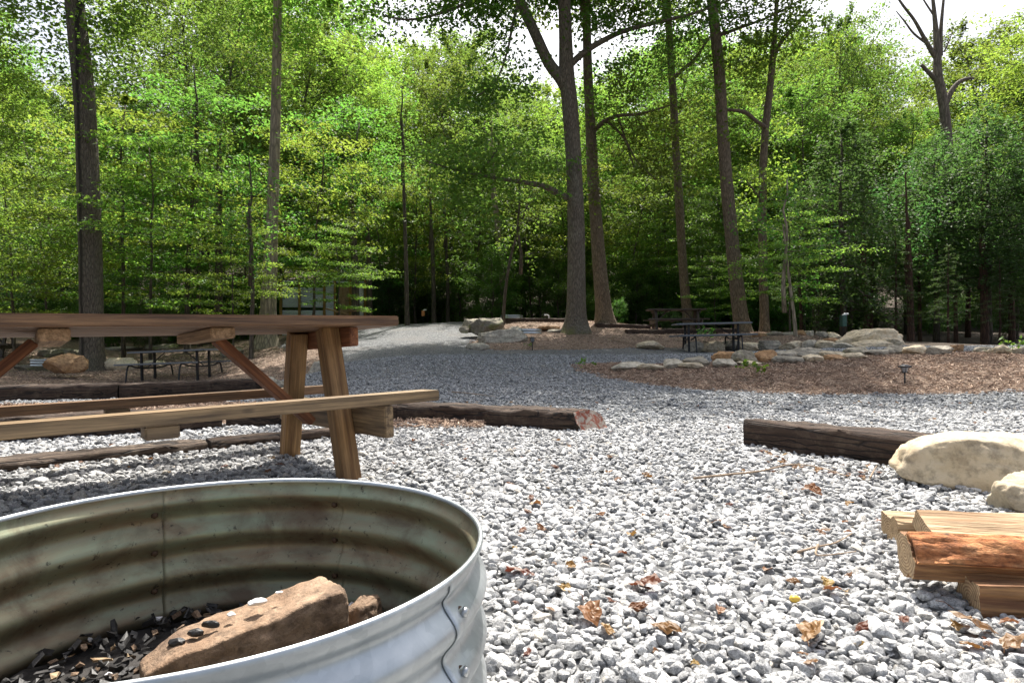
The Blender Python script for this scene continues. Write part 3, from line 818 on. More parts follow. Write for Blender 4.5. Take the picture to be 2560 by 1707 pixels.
# ------------------------------------------------------------------ picnic tables
def picnic_table(label, matrix, mt, group=None, Lx=2.0):
    t = thing('picnic_table', label, 'picnic table', matrix=matrix, group=group)
    W, th, zt_, so, zs = .789, .044, .749, .586, .414
    # top: five boards in one part
    bm = bmesh.new(); n = 5; bw = (W - .006 * (n - 1)) / n
    for i in range(n):
        r = bmesh.ops.create_cube(bm, size=1.0); vs = r['verts']
        bmesh.ops.scale(bm, vec=(Lx, bw, th), verts=vs)
        bmesh.ops.translate(bm, vec=(random.uniform(-.003, .003), -W / 2 + bw / 2 + i * (bw + .006), 0), verts=vs)
    bmesh.ops.bevel(bm, geom=bm.edges[:], offset=.005, segments=2, affect='EDGES')
    o = bm_obj('tabletop', bm, mt['top'], t); o.location = (-Lx / 2, 0, zt_ - th / 2)
    for s in (-1, 1):
        board('seat', (-Lx - .04, s * so, zs - th / 2), (.04, s * so, zs - th / 2), .135, th, mt['seat'] if s < 0 else mt['top'], t)
        board('seat_cleat', (-Lx / 2 - .05, s * so, zs - th - .024), (-Lx / 2 + .05, s * so, zs - th - .024), .1, .044, mt['seat'], t)
    for ex in (-.26, -Lx + .26):
        sg = 1 if ex > -Lx / 2 else -1
        board('seat_beam', (ex + sg * .064, -so - .06, zs - th - .068), (ex + sg * .064, so + .06, zs - th - .068), .04, .13, mt['beam'], t)
        board('top_cleat', (ex + sg * .064, -.34, zt_ - th - .045), (ex + sg * .064, .34, zt_ - th - .045), .04, .085, mt['brace'], t)
        for s in (-1, 1):
            board('leg', (ex, s * .40, -.03), (ex, s * .19, zt_ - th - .002), .082, .082, mt['leg'], t, (1, 0, 0))
        cx = -Lx / 2 + sg * .265
        board('top_cleat', (cx, -.33, zt_ - th - .023), (cx, .33, zt_ - th - .023), .09, .042, mt['under'], t)
        board('brace', (cx + sg * .05, 0, zt_ - th - .035), (ex - sg * .02, 0, zs - th - .1), .085, .04, mt['brace'], t, (0, 1, 0) if False else (0, 0, 1))
    return t
cy, sy = math.cos(.6714), math.sin(.6714)
ex = Vector((cy, sy, .0219)).normalized(); ey = Vector((-sy, cy, -.0358)); ey = (ey - ex * ey.dot(ex)).normalized(); ez = ex.cross(ey)
mm = Matrix((ex, ey, ez)).transposed().to_4x4(); mm.translation = (-.7305, 3.1256, -.0235)
wood_set = dict(top=M['table_wood'], seat=M['seat_wood'], beam=M['seat_wood'], leg=M['leg_wood'], brace=M['red_wood'], under=M['under_wood'])
picnic_table('big brown wooden picnic table with sloping legs standing behind the front fire ring', mm, wood_set)
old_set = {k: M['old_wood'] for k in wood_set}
def flat_matrix(loc, yaw, tilt=0.0):
    m = Matrix.Translation(loc) @ Matrix.Rotation(yaw, 4, 'Z') @ Matrix.Rotation(tilt, 4, 'Y'); return m
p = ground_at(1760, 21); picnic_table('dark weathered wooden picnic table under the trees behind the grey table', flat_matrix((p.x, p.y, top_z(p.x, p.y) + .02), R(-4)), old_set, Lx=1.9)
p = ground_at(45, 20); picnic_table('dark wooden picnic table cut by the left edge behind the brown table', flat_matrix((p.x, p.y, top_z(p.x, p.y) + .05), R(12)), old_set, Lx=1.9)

def grey_table(label, loc, yaw, tilt, L=2.2):
    t = thing('metal_picnic_table', label, 'picnic table', matrix=flat_matrix(loc, yaw, tilt), group='grey metal picnic tables')
    def slab(name, w, l, z, y, th=.04):
        bm = bmesh.new(); bmesh.ops.create_cube(bm, size=1.0); bmesh.ops.scale(bm, vec=(l, w, th), verts=bm.verts)
        ed = [e for e in bm.edges if abs((e.verts[0].co - e.verts[1].co).z) > .01]
        bmesh.ops.bevel(bm, geom=ed, offset=.05, segments=4, affect='EDGES')
        bmesh.ops.bevel(bm, geom=[e for e in bm.edges if abs((e.verts[0].co - e.verts[1].co).z) < .001 and len(e.link_faces) == 2 and abs(e.calc_face_angle(0)) > 1], offset=.008, segments=2, affect='EDGES')
        o = bm_obj(name, bm, M['grey_plastic'], t); o.location = (0, y, z); return o
    slab('tabletop', .72, L, .72, 0); slab('seat', .25, L, .43, -.62); slab('seat', .25, L, .43, .62)
    for sx in (-1, 1):
        x = sx * (L / 2 - .32)
        for s in (-1, 1):
            board('leg', (x, s * .2, -.02), (x, s * .2, .70), .05, .05, M['black_metal'], t, (1, 0, 0))
            tube('seat_support', smooth_path([(x - sx * .06, s * .2, .33), (x - sx * .06, s * .45, .36), (x - sx * .06, s * .6, .405), (x - sx * .06, s * .68, .33), (x - sx * .06, s * .74, -.02)], 4), .019, M['black_metal'], t, 8)
        tube('brace', [(x, 0, .36), (x - sx * .5, 0, .695)], .013, M['black_metal'], t, 6)
        board('crossbar', (x, -.2, .33), (x, .2, .33), .04, .04, M['black_metal'], t)
    return t
p = ground_at(440, 15.2); grey_table('grey metal picnic table on mulch beside the dark trunk on the left', (p.x, p.y, top_z(p.x, p.y) + .0), R(-14), R(-2.2), 2.25)
p = ground_at(1779, 15.6); grey_table('grey metal picnic table on gravel in front of the right hand trunks', (p.x, p.y, top_z(p.x, p.y)), R(-3), R(-1.2), 1.85)

# ------------------------------------------------------------------ timbers
def gp(X, D, dz=0.0): return (X, D, z1(X, D) + dz)
tg = 'rough timbers edging the gravel'
timber('landscape_timber', 'nearest low weathered timber at the left edge below the bench', gp(-3.6, 1.72), gp(-1.67, 3.40), .11, .16, M['tie_wood_grey'], 1, -.035)
timber('landscape_timber', 'low dark timber running behind the legs of the brown picnic table', gp(-1.655, 3.41), gp(-.80, 4.1), .11, .16, M['tie_wood'], 2, -.035)
timber('landscape_timber', 'long black timber behind the bench of the brown picnic table on the left', gp(-4.4, 2.85), gp(-2.0, 4.28), .20, .2, M['tie_wood'], 3, -.03)
timber('landscape_timber', 'black timber behind the legs of the brown picnic table', gp(-1.98, 4.29), gp(-.86, 4.72), .19, .2, M['tie_wood'], 4, -.04)
timber('landscape_timber', 'brown timber in the middle of the gravel with a red painted end', gp(-.90, 4.72), gp(.50, 4.13), .185, .23, M['tie_wood'], 5, -.03, painted=True, slant=-.5, skew=.55)
timber('landscape_timber', 'thick dark timber on the right running behind the large cream rock', gp(1.33, 3.56), gp(2.75, 1.95), .205, .19, M['tie_wood'], 6, -.03)
timber('landscape_timber', 'long black timber in front of the left grey picnic table', gp(-8.4, 6.6), gp(-5.0, 7.85), .25, .2, M['tie_wood'], 7, -.03)
timber('landscape_timber', 'black timber with a scuffed painted end in front of the left grey picnic table', gp(-4.98, 7.86), gp(-3.52, 8.75), .24, .2, M['tie_wood'], 8, -.03, painted=True)
a = GZ(1500, 822); 
timber('landscape_timber', 'dark reddish timber right behind the big grey oak', gp(2.75, 20.3), gp(4.6, 20.6), .24, .2, M['tie_wood'], 9, .0)
timber('landscape_timber', 'black timber lying on mulch right of the big grey oak', gp(3.5, 18.9), gp(4.7, 19.1), .22, .2, M['tie_wood'], 10, .0)
timber('landscape_timber', 'black timber in front of the dark wooden picnic table', gp(4.7, 19.3), gp(7.1, 19.5), .22, .2, M['tie_wood'], 11, .02)
timber('landscape_timber', 'long thin dark timber behind the small fire ring on the mound', gp(-.35, 22.6), gp(2.0, 21.8), .2, .2, M['tie_wood'], 12, .03)

# ------------------------------------------------------------------ rocks
def R_px(label, x0, x1, ytop, ybot, mat, seed, D=None, depth=.7, flat=0.0, name='fieldstone', sink=.22, rz=None, group=None, top=None, cuts=9, rough=.065):
    xm = (x0 + x1) / 2
    if D is None:
        X, D = G(xm, min(ybot, 1400))
    w = (x1 - x0) / F * D; h = (ybot - ytop) / F * D
    X = (xm - 1280) / F * D
    D2 = D + w * depth * .45
    z = CH - (ybot - YH) * D / F
    size = (w * 1.04, w * depth, h / (1 - sink) )
    bm = rock_mesh(size, seed, cuts=cuts, flat=flat, top=top, rough=rough)
    o = bm_obj(name, bm, M[mat], None, True)
    o.location = (X * D2 / D * 1.0, D2, z + size[2] * (.5 - sink)); rr = random.Random(seed)
    o.rotation_euler = (rr.uniform(-.06, .06), rr.uniform(-.06, .06), rr.uniform(-.15, .15) if rz is None else rz)
    return props(o, label, 'rock', group)
R_px('large cream rock on the gravel at the right edge beside the thick timber', 2262, 2680, 1128, 1252, 'rock_cream', 104, 2.42, .7, name='boulder', cuts=6, top=.95, rough=.038)
R_px('smaller cream rock in front of the large cream rock, cut by the right edge', 2464, 2690, 1203, 1318, 'rock_cream', 105, 2.12, .7, name='boulder')
R_px('huge pale boulder in front of the dark woods on the right', 2095, 2240, 820, 876, 'rock_cream', 107, 13.8, .8, name='boulder', cuts=7)
R_px('low pale rock against the right side of the huge pale boulder', 2175, 2246, 846, 874, 'rock_cream', 109, 13.6, .8)
R_px('pale ledge of rock at the foot of the huge pale boulder', 2120, 2225, 850, 878, 'rock_cream', 112, 13.2, .6)
R_px('big orange tan boulder left of the dark trunk on the left mulch', 118, 205, 888, 926, 'rock_rust', 111, 14.6, .8, name='boulder')
R_px('wide pale rock right of the dark trunk behind the left grey table', 262, 345, 897, 925, 'rock_cream', 113, None, .6)
R_px('pale slab under the top of the left grey table', 345, 415, 902, 915, 'rock_cream', 114, None, .6, 1)
R_px('dark mossy rock at the far left behind the orange tan boulder', 100, 150, 874, 895, 'rock_moss', 115, None, .8)
R_px('mossy tilted rock beside the dark trunk at the far left', 145, 198, 872, 893, 'rock_moss', 116, None, .8)
R_px('long grey slab lying on the far left mulch, left of the mossy one', 262, 350, 867, 877, 'rock_grey', 117, None, .4, 1)
R_px('long mossy slab lying on the far left mulch', 350, 440, 859, 875, 'rock_moss', 118, None, .4)
R_px('low brown flat stone left of the orange tan boulder', 40, 120, 910, 927, 'rock_moss', 119, None, .5, 1)
R_px('green mossy mound of rock behind the right end of the left grey table', 545, 605, 871, 892, 'rock_moss', 120, None, .8)
R_px('grey boulder seen between the two right legs of the brown picnic table', 766, 822, 908, 955, 'rock_grey', 121, 12.4, .9, name='boulder')
R_px('small mossy stone at the painted end of the far left timber', 684, 715, 955, 975, 'rock_moss', 122, None, .8)
R_px('flat grey stone beside the painted end of the far left timber', 625, 690, 943, 960, 'rock_grey', 123, None, .6, 1)
# rocks at the left end of the oak mound
R_px('yellowish mossy boulder at the road side end of the oak mound', 1153, 1200, 797, 825, 'rock_moss', 131, 18.6, .9, name='boulder')
R_px('tall mossy boulder on the end of the oak mound', 1185, 1262, 790, 832, 'rock_moss', 132, 18.2, .9, name='boulder')
R_px('grey slab lying on top of the mossy boulders', 1167, 1238, 796, 810, 'rock_grey', 133, 18.9, .5, 1, sink=0).location.z += .0
R_px('big leaning grey tan boulder nearest the road on the oak mound', 1198, 1308, 826, 862, 'rock_grey', 134, 16.6, .8, name='boulder')
R_px('flat grey stone below the leaning boulder', 1170, 1220, 857, 873, 'rock_grey', 135, None, .7, 1)
R_px('small dark stone at the top end of the mound beside the road', 1150, 1172, 816, 830, 'rock_moss', 136, 18.4, .8)
R_px('small grey stone on the road edge below the flat stone', 1185, 1212, 867, 876, 'rock_grey', 137, None, .7)
R_px('pale stone right of the tall mossy boulder', 1268, 1300, 817, 834, 'rock_grey', 138, 18, .7)
R_px('flat brown stone stacked left of the big grey oak', 1345, 1402, 815, 824, 'rock_rust', 139, 19.3, .6, 1)
R_px('flat grey stone below the flat brown stone left of the big grey oak', 1368, 1412, 822, 832, 'rock_grey', 140, 19, .6, 1)
# rows of stones
def row(desc, items, seed0, D=None, mats=('rock_grey', 'rock_moss', 'rock_cream', 'rock_rust')):
    tone = {'rock_grey': 'grey', 'rock_moss': 'mossy', 'rock_cream': 'pale', 'rock_rust': 'rusty brown'}
    ords = ['first', 'second', 'third', 'fourth', 'fifth', 'sixth', 'seventh', 'eighth', 'ninth', 'tenth', 'eleventh', 'twelfth', 'thirteenth', 'fourteenth']
    for i, (x0, x1, yt, yb, mk) in enumerate(items):
        shp = 'flat' if (yb - yt) < .28 * (x1 - x0) else 'rounded'
        R_px(f'{shp} {tone[mk]} stone, {ords[i]} from left {desc}', x0 - 3, x1 + 3, yt - 5, yb, mk, seed0 + i * 3, D, .75, 1.0 if shp == 'flat' else 0, sink=.1, top=.8)
g_, m_, c_, r_ = 'rock_grey', 'rock_moss', 'rock_cream', 'rock_rust'
row('in the stone row above the mulch bank', [(1536, 1604, 911, 925, g_), (1602, 1655, 916, 927, c_), (1656, 1710, 903, 922, g_), (1708, 1775, 896, 917, g_), (1780, 1842, 886, 913, r_), (1836, 1890, 884, 912, m_), (1890, 1940, 882, 906, r_), (1940, 1985, 882, 900, g_), (1984, 2056, 875, 897, g_), (2055, 2110, 884, 895, c_), (2112, 2168, 872, 891, m_), (2165, 2218, 878, 890, g_)], 200)
row('among low stones under the front row', [(1704, 1752, 913, 924, c_), (1790, 1838, 903, 919, g_), (1850, 1898, 906, 915, c_), (1930, 1972, 896, 909, g_), (1966, 2008, 897, 908, g_), (2012, 2052, 892, 907, c_), (2060, 2108, 892, 902, r_), (2105, 2160, 888, 898, c_)], 260)
row('of stones edging the far right terrace', [(2205, 2265, 870, 889, g_), (2262, 2312, 868, 889, c_), (2312, 2372, 871, 888, g_), (2372, 2405, 866, 882, r_), (2444, 2480, 873, 884, m_), (2480, 2530, 868, 888, c_), (2528, 2575, 873, 887, g_)], 300)
row('of stones behind the right grey table', [(1600, 1655, 858, 874, c_), (1712, 1752, 860, 880, g_), (1752, 1805, 858, 880, c_), (1800, 1850, 858, 876, g_), (1852, 1895, 860, 876, c_), (1897, 1958, 858, 876, g_), (1957, 2002, 859, 875, c_), (2004, 2042, 856, 872, g_), (2042, 2086, 855, 870, c_), (2055, 2102, 849, 862, r_), (2086, 2130, 862, 872, g_)], 340)
row('of small stones atop the mulch mound', [(1880, 1912, 838, 850, r_), (1918, 1950, 834, 847, m_), (1948, 1986, 834, 848, g_), (1990, 2012, 832, 845, r_), (2009, 2034, 833, 845, g_), (2040, 2064, 835, 845, g_), (2064, 2100, 836, 847, c_)], 390, 17.8)

# ------------------------------------------------------------------ firewood
def split_log(label, a, b, prof, seed, bark=True, roll=0.0, wood='split_wood'):
    a, b = Vector(a), Vector(b); L = (b - a).length; x = (b - a).normalized(); y = Vector((0, 0, 1)).cross(x).normalized(); z = x.cross(y)
    t = thing('split_log', label, 'firewood', matrix=None); mm = Matrix((x, y, z)).transposed().to_4x4(); mm.translation = (a + b) / 2
    t.matrix_world = mm @ Matrix.Rotation(roll, 4, 'X')
    ns = 26; off = Vector((seed, seed * 2.1, 0)); P = []
    for i in range(len(prof)):
        p, q = Vector((0, *prof[i])), Vector((0, *prof[(i + 1) % len(prof)]))
        for k in range(14): P.append(p.lerp(q, k / 14))
    nr = len(P); V = []
    for i in range(ns + 1):
        s = -L / 2 + L * i / ns
        for p in P:
            d = .006 * mnoise.fractal(Vector((s * 5, p.y * 40, p.z * 40)) + off, .8, 2, 3) + .004 * mnoise.noise(Vector((s * 1.5, p.y * 170, p.z * 170)) + off) + .009 * mnoise.noise(Vector((s * 3.5, p.y * 22, p.z * 22)) + off)
            V.append(Vector((s, 0, 0)) + p * (1 + d / max(.02, p.length)) )
    Fc = [(i * nr + j, (i + 1) * nr + j, (i + 1) * nr + (j + 1) % nr, i * nr + (j + 1) % nr)[::-1] for i in range(ns) for j in range(nr)]
    Fc += [tuple(range(nr)), tuple(ns * nr + j for j in range(nr))[::-1]]
    mesh_obj('wood', V, Fc, [M[wood], M['end_grain']], t, False, [0] * (len(Fc) - 2) + [1, 1])
    if bark:       # bark shell on the first profile side
        n = 16; V = []; Fc = []; p, q = Vector((0, *prof[0])), Vector((0, *prof[1])); mid = (p + q) / 2; out = Vector((0, mid.y, mid.z)).normalized()
        for side in (0, 1):
            for i in range(41):
                s = -L / 2 + .002 + (L - .004) * i / 40
                for k in range(n + 1):
                    u = k / n; e = p.lerp(q, u) + out * (.012 * math.sin(math.pi * u) + (.008 if side == 0 else -.004))
                    if side == 0: e = e + out * (.004 * mnoise.fractal(Vector((s * 16, u * 7, seed)), .8, 2, 4) + .003 * round(2.5 * mnoise.noise(Vector((s * 14, u * 3.5, seed + 4)))))
                    V.append(Vector((s, 0, 0)) + e)
        S = 41 * (n + 1)
        for side in (0, 1):
            for i in range(40):
                for k in range(n):
                    b0 = side * S + i * (n + 1) + k; f = (b0, b0 + 1, b0 + n + 2, b0 + n + 1); Fc.append(f if side else f[::-1])
        for k in (0, n):
            for i in range(40): b0 = i * (n + 1) + k; Fc.append((b0, b0 + n + 1, S + b0 + n + 1, S + b0))
        for i in (0, 40):
            for k in range(n): b0 = i * (n + 1) + k; Fc.append((b0, b0 + 1, S + b0 + 1, S + b0))
        mesh_obj('bark', V, Fc, M['bark_log'], t, True)
    return t
# pile at the right edge
split_log('pale square ended split log at the back of the firewood pile', (1.118, 1.84, .054), (1.69, 1.76, .06), [(-.05, .048), (.05, .05), (.05, -.05), (-.055, -.045)], 3, False)
split_log('split log with ridged pale face resting on top of the firewood pile', (1.118, 1.67, .096), (1.72, 1.60, .088), [(.075, -.02), (.07, .03), (-.075, .012), (-.08, -.03)], 8, False, R(20), 'ridged_wood')
split_log('split log with rough orange bark on its upper side at the front of the pile', (.925, 1.46, .118), (1.52, 1.36, .122), [(-.058, -.004), (-.005, .05), (.05, .03), (.03, -.05), (-.04, -.045)], 5, True, 0, 'brown_wood')
split_log('lowest split log under the orange barked one at the right edge', (1.02, 1.385, .046), (1.58, 1.29, .05), [(.05, .042), (-.042, .042), (-.052, -.04), (.05, -.04)], 9, False, 0, 'brown_wood')
split_log('small split log supporting the pile at the very right edge', (1.16, 1.50, .035), (1.7, 1.44, .035), [(.045, .035), (-.045, .035), (-.05, -.035), (.04, -.035)], 12, False, 0, 'brown_wood')

# ------------------------------------------------------------------ small fittings
def solar_light(label, loc, h=.42, s=1.0):
    t = thing('path_light', label, 'garden light', loc, random.uniform(0, 1), 'small path lights')
    tube('stake', [(0, 0, -.05), (0, 0, h * .62)], .011 * s, M['black_metal'], t, 8)
    r0, r1, z0, z1_ = .035 * s, .062 * s, h * .62, h * .93
    V, Fc = tube_geo([(0, 0, z0), (0, 0, z0 + .012)], [r0, r0], 12); mesh_obj('base_cup', V, Fc, M['black_metal'], t)
    V, Fc = tube_geo([(0, 0, z0 + .01), (0, 0, z1_)], [r0 * .8, r1 * .85], 8); mesh_obj('lens', V, Fc, M['lamp_glass'], t, False)
    for k in range(6):
        a = k * math.pi / 3; tube('rib', [(math.cos(a) * r0, math.sin(a) * r0, z0), (math.cos(a) * r1, math.sin(a) * r1, z1_)], .004 * s, M['black_metal'], t, 5)
    V, Fc = tube_geo([(0, 0, z1_ - .004), (0, 0, z1_ + .012), (0, 0, z1_ + .03)], [r1 * 1.45, r1 * 1.4, r1 * .6], 4); mesh_obj('cap', V, Fc, M['black_metal'], t, False)
    V, Fc = tube_geo([(0, 0, z1_ + .03), (0, 0, z1_ + .034)], [r1 * .56, r1 * .56], 4); mesh_obj('solar_panel', V, Fc, M['solar'], t, False)
def surf(x, y):
    X, D = G(x, y); return (X, D, top_z(X, D))
X, D = G(2262, 962); solar_light('black solar path light on the right mulch bank', (X, D, top_z(X, D)), (962 - 914) * D / F, .8)
X, D = G(1331, 876); solar_light('small dark path light on mulch left of the big grey oak', (X, D, top_z(X, D)), .33)
def utility_post(label, loc, h, box, mat):
    t = thing('utility_post', label, 'post', loc)
    tube('post', [(0, 0, -.05), (0, 0, h)], .012, M['black_metal'], t, 8)
    board('box', (0, 0, h - box[2]), (0, 0, h), box[0], box[1], mat, t, (1, 0, 0))
    V, Fc = tube_geo([(-.02, 0, h + .0), (.05, 0, h + .03), (.14, 0, h + .045)], [.02, .035, .02], 8); mesh_obj('lamp_head', V, Fc, M['white_pipe'], t)
p = ground_at(722, 13.2); utility_post('small wooden box on a thin post with a white lamp head left of the road', (p.x, p.y, p.z), .73, (.13, .09, .27), M['old_wood'])
p = ground_at(2108, 17); utility_post('dark green utility box on a post behind the huge pale boulder', (p.x, p.y, p.z), (866 - 812) * 17 / F + .05, (.16, .12, .3), M['green_box'])
p = ground_at(1058, 26); utility_post('small orange box on a post at the dark edge of the woods', (p.x, p.y, p.z), .55, (.16, .12, .22), M['orange'])
t = thing('water_pipe', 'white bent water pipe standing behind the oak mound', 'pipe', at(1372, 822, 23))
tube('pipe', smooth_path([(0, 0, -.3), (0, 0, .42), (-.03, 0, .5), (-.12, 0, .52)], 3), .022, M['white_pipe'], t, 8); tube('spout', [(-.12, 0, .525), (-.16, 0, .49)], .028, M['white_pipe'], t, 8)
rg = fire_ring(at(1279, 806, 23.5), .42, .27, 'small shiny corrugated fire ring standing on the far mound', [10, 130, 250], 60, False)
rg = fire_ring(at(1318, 834, 17.6), .40, .13, 'bright metal ring half sunk behind the boulders on the oak mound', [10, 130, 250], 60, False)
rg = fire_ring(at(122, 914, 17.6), .42, .19, 'pale corrugated ring behind the orange tan boulder at the left', [10, 130, 250], 60, False)

# shed among the trees
def shed():
    P0 = ground_at(705, 27); t = thing('shed', 'small shed with corrugated metal walls and timber posts half hidden behind the pale trunk', 'shed', P0, R(8))
    def corr(name, x0, x1, z0, z1_, y):
        n = int((z1_ - z0) / .012); V = []; Fc = []
        for side in (0, 1):
            for j in range(n + 1):
                z = z0 + (z1_ - z0) * j / n; d = .02 * math.sin(z * 2 * math.pi / .085) + (.006 if side else 0)
                V += [(x0, y + d, z), (x1, y + d, z)]
        S = 2 * (n + 1)
        for j in range(n):
            Fc.append((2 * j, 2 * j + 1, 2 * j + 3, 2 * j + 2)); Fc.append((S + 2 * j, S + 2 * j + 2, S + 2 * j + 3, S + 2 * j + 1))
        for e in ((0, 1, S + 1, S), (2 * n, 2 * n + 1, S + 2 * n + 1, S + 2 * n)): Fc.append(e)
        mesh_obj(name, V, Fc, M['shed_metal'], t, True)
    corr('wall_panel', 0, 1.75, .05, 1.15, 0); corr('wall_panel', 0.02, 1.75, 1.28, 2.15, .03); corr('wall_panel', 1.85, 2.2, .05, 2.3, -.02)
    for x in (-.03, .75, 1.8, 2.25, 2.9, 3.55): board('post', (x, -.09, -.1), (x, -.09, 2.5), .1, .1, M['shed_wood'], t, (1, 0, 0))
    board('door_panel', (2.72, .0, 0), (2.72, .0, 2.3), .62, .05, M['under_wood'], t, (0, 1, 0)); board('white_panel', (3.24, .0, 0), (3.24, .0, 2.25), .45, .05, M['white_pipe'], t, (0, 1, 0))
    board('roof', (-.1, .3, 2.42), (3.7, .3, 2.42), .5, .05, M['galv'], t)
shed()
def lumber():
    for i, (x, y, x2, y2) in enumerate(((815, 772, 870, 785), (840, 781, 905, 776), (855, 786, 880, 773))):
        a, b = at(x, y, 25), at(x2, y2, 24.6)
        a.z = max(a.z, z1(a.x, a.y) + .1); b.z = max(b.z, z1(b.x, b.y) + .1)
        o = board('lumber_board', a, b, .09, .05, M['under_wood'], None)
        props(o, ['pale board sloping down from the shed', 'longest pale board leaning right of the shed', 'short pale board crossing the others by the shed'][i], 'board')
lumber()

# ------------------------------------------------------------------ leaves on the ground, twigs
def dead_leaf_mesh(seed, mat):
    rr = random.Random(seed); n = 22; V = []; Fc = []; rings = 5
    cu, cv = rr.uniform(6, 13) * rr.choice([-1, 1, 1]), rr.uniform(-4, 5); off = Vector((seed * 2.3, 1, 5))
    asp = rr.uniform(.5, .75); lobes = rr.choice([2.5, 3.5]); tw = rr.uniform(-6, 6)
    V.append((0, 0, 0))
    for i in range(1, rings + 1):
        for k in range(n):
            a = 2 * math.pi * k / n
            lob = .88 + .12 * math.cos(lobes * 2 * a) * (i / rings) + rr.uniform(-.09, .09) * (i / rings)
            r = .05 * lob * i / rings
            x, y = r * math.cos(a) * 1.2, r * math.sin(a) * asp * 1.2
            z = cu * y * y + cv * x * x + tw * x * y + .014 * mnoise.fractal(Vector((x * 30, y * 30, 0)) + off, .8, 2, 3)
            V.append((x, y, z))
    for k in range(n): Fc.append((0, 1 + k, 1 + (k + 1) % n))
    for i in range(1, rings):
        for k in range(n):
            a = 1 + (i - 1) * n + k; b = 1 + (i - 1) * n + (k + 1) % n; Fc.append((a, b, b + n, a + n))
    b0 = len(V); v2, f2 = tube_geo([(-.05, 0, .004), (-.072, .006, .010), (-.092, .004, .004)], [.0014, .0012, .001], 4)
    V += [tuple(v) for v in v2]; Fc += [tuple(b0 + i for i in f) for f in f2]
    return mesh_obj('fallen_leaf', V, Fc, mat, None, False)
protos_leaf = [dead_leaf_mesh(i, M['lf_red'] if i % 5 else M['lf_tan']) for i in range(6)]
special = [(1473, 1565, 1.5, 'large upright curled brown leaf in the middle of the foreground gravel'), (2435, 1590, 1.9, 'big crumpled brown leaf below the firewood pile'),
           (1300, 1455, 1.7, 'broad dry red leaf just right of the fire ring'), (1615, 1490, 1.8, 'dark red curled leaf lying between pale stones in the gravel centre'),
           (1621, 1205, 1.2, 'bright red leaf standing on the gravel in front of the middle gap'), (2030, 1625, 1.6, 'wide red brown leaf at the bottom of the gravel left of the big crumpled leaf'),
           (2030, 1245, 1.6, 'red brown leaf by the foot of the thick dark timber'), (2215, 1330, 1.5, 'dry red leaf in front of the pale log end'),
           (1665, 1605, 1.4, 'pale reddish leaf with a long stem near the bottom of the gravel'), (2540, 1640, 1.5, 'tan leaf at the right edge near the bottom corner')]
first = True
used = [False] * 6
def put_leaf(x, y, sc, label, group, i):
    src = protos_leaf[i % 6]
    if not used[i % 6]: o = src; used[i % 6] = True
    else: o = src.copy(); COL.objects.link(o)
    X, D = G(x, y); rr = random.Random(i * 31 + 5)
    o.location = (X, D, top_z(X, D) + .024 * sc ** .5); o.rotation_euler = (rr.uniform(-.5, .5), rr.uniform(-.4, .4), rr.uniform(0, 6.28))
    o.scale = (sc * .42,) * 3; props(o, label, 'leaf', group)
i = 0
for x, y, sc, lab in special: put_leaf(x, y, sc, lab, 'fallen leaves on the gravel', i); i += 1
rl = random.Random(77)
while i < 235:
    x = rl.uniform(0, 2560); y = 1010 + 690 * rl.random() ** 1.9
    if x < 1270 and y > 1190 - .0 * x: continue
    if x < 950 and y < 1150 : 
        if rl.random() < .6: continue
    if x > 2180 and 1090 < y < 1560: continue
    put_leaf(x, y, rl.uniform(.3, .95), 'small dry reddish brown leaf scattered on the grey gravel', 'fallen leaves on the gravel', i); i += 1
for k in range(26):
    x = rl.uniform(1900, 2250); y = 1140 + (x - 1900) * .18 + rl.uniform(-8, 25)
    put_leaf(x, y, rl.uniform(.5, .95), 'dry red leaf swept against the foot of the thick dark timber', 'fallen leaves by the thick timber', i); i += 1
def twig(label, pts, r=.004):
    P = []
    for x, y in pts:
        X, D = G(x, y); P.append(Vector((X, D, top_z(X, D) + .026 + random.uniform(0, .01))))
    P = smooth_path(P, 4); n = len(P)
    props(tube('twig', P, [r * (1 - .7 * k / n) for k in range(n)], M['twig'], None, 6), label, 'twig')
twig('long bare twig on the gravel in front of the thick dark timber', [(1735, 1218), (1820, 1206), (1900, 1196), (1980, 1182), (2050, 1184), (2120, 1212)], .006)
twig('thin forked twig lying left of the firewood pile', [(1995, 1410), (2040, 1392), (2090, 1380), (2130, 1362)], .004)
twig('short curved twig beside the forked twig left of the firewood', [(2045, 1395), (2040, 1412), (2070, 1420), (2140, 1412)], .0035)
twig('small bare twig standing off the gravel left of the large cream rock', [(2175, 1212), (2185, 1195), (2192, 1178)], .004)
twig('thin twig under the grey mulch edge on the road', [(1130, 985), (1180, 990), (1240, 1000)], .006)
twig('dark fallen branch on the mulch in front of the black timbers', [(1520, 848), (1560, 858), (1610, 868), (1640, 880)], .012)
def acorn():
    V, Fc = tube_geo([(-.012, 0, 0), (-.008, 0, 0), (0, 0, 0), (.008, 0, 0), (.013, 0, 0)], [.002, .007, .009, .006, .001], 12)
    o = mesh_obj('acorn', V, Fc, M['acorn']); X, D = G(1987, 1532); o.location = (X, D, top_z(X, D) + .025); props(o, 'yellow acorn lying on the gravel left of the firewood', 'acorn')
acorn()

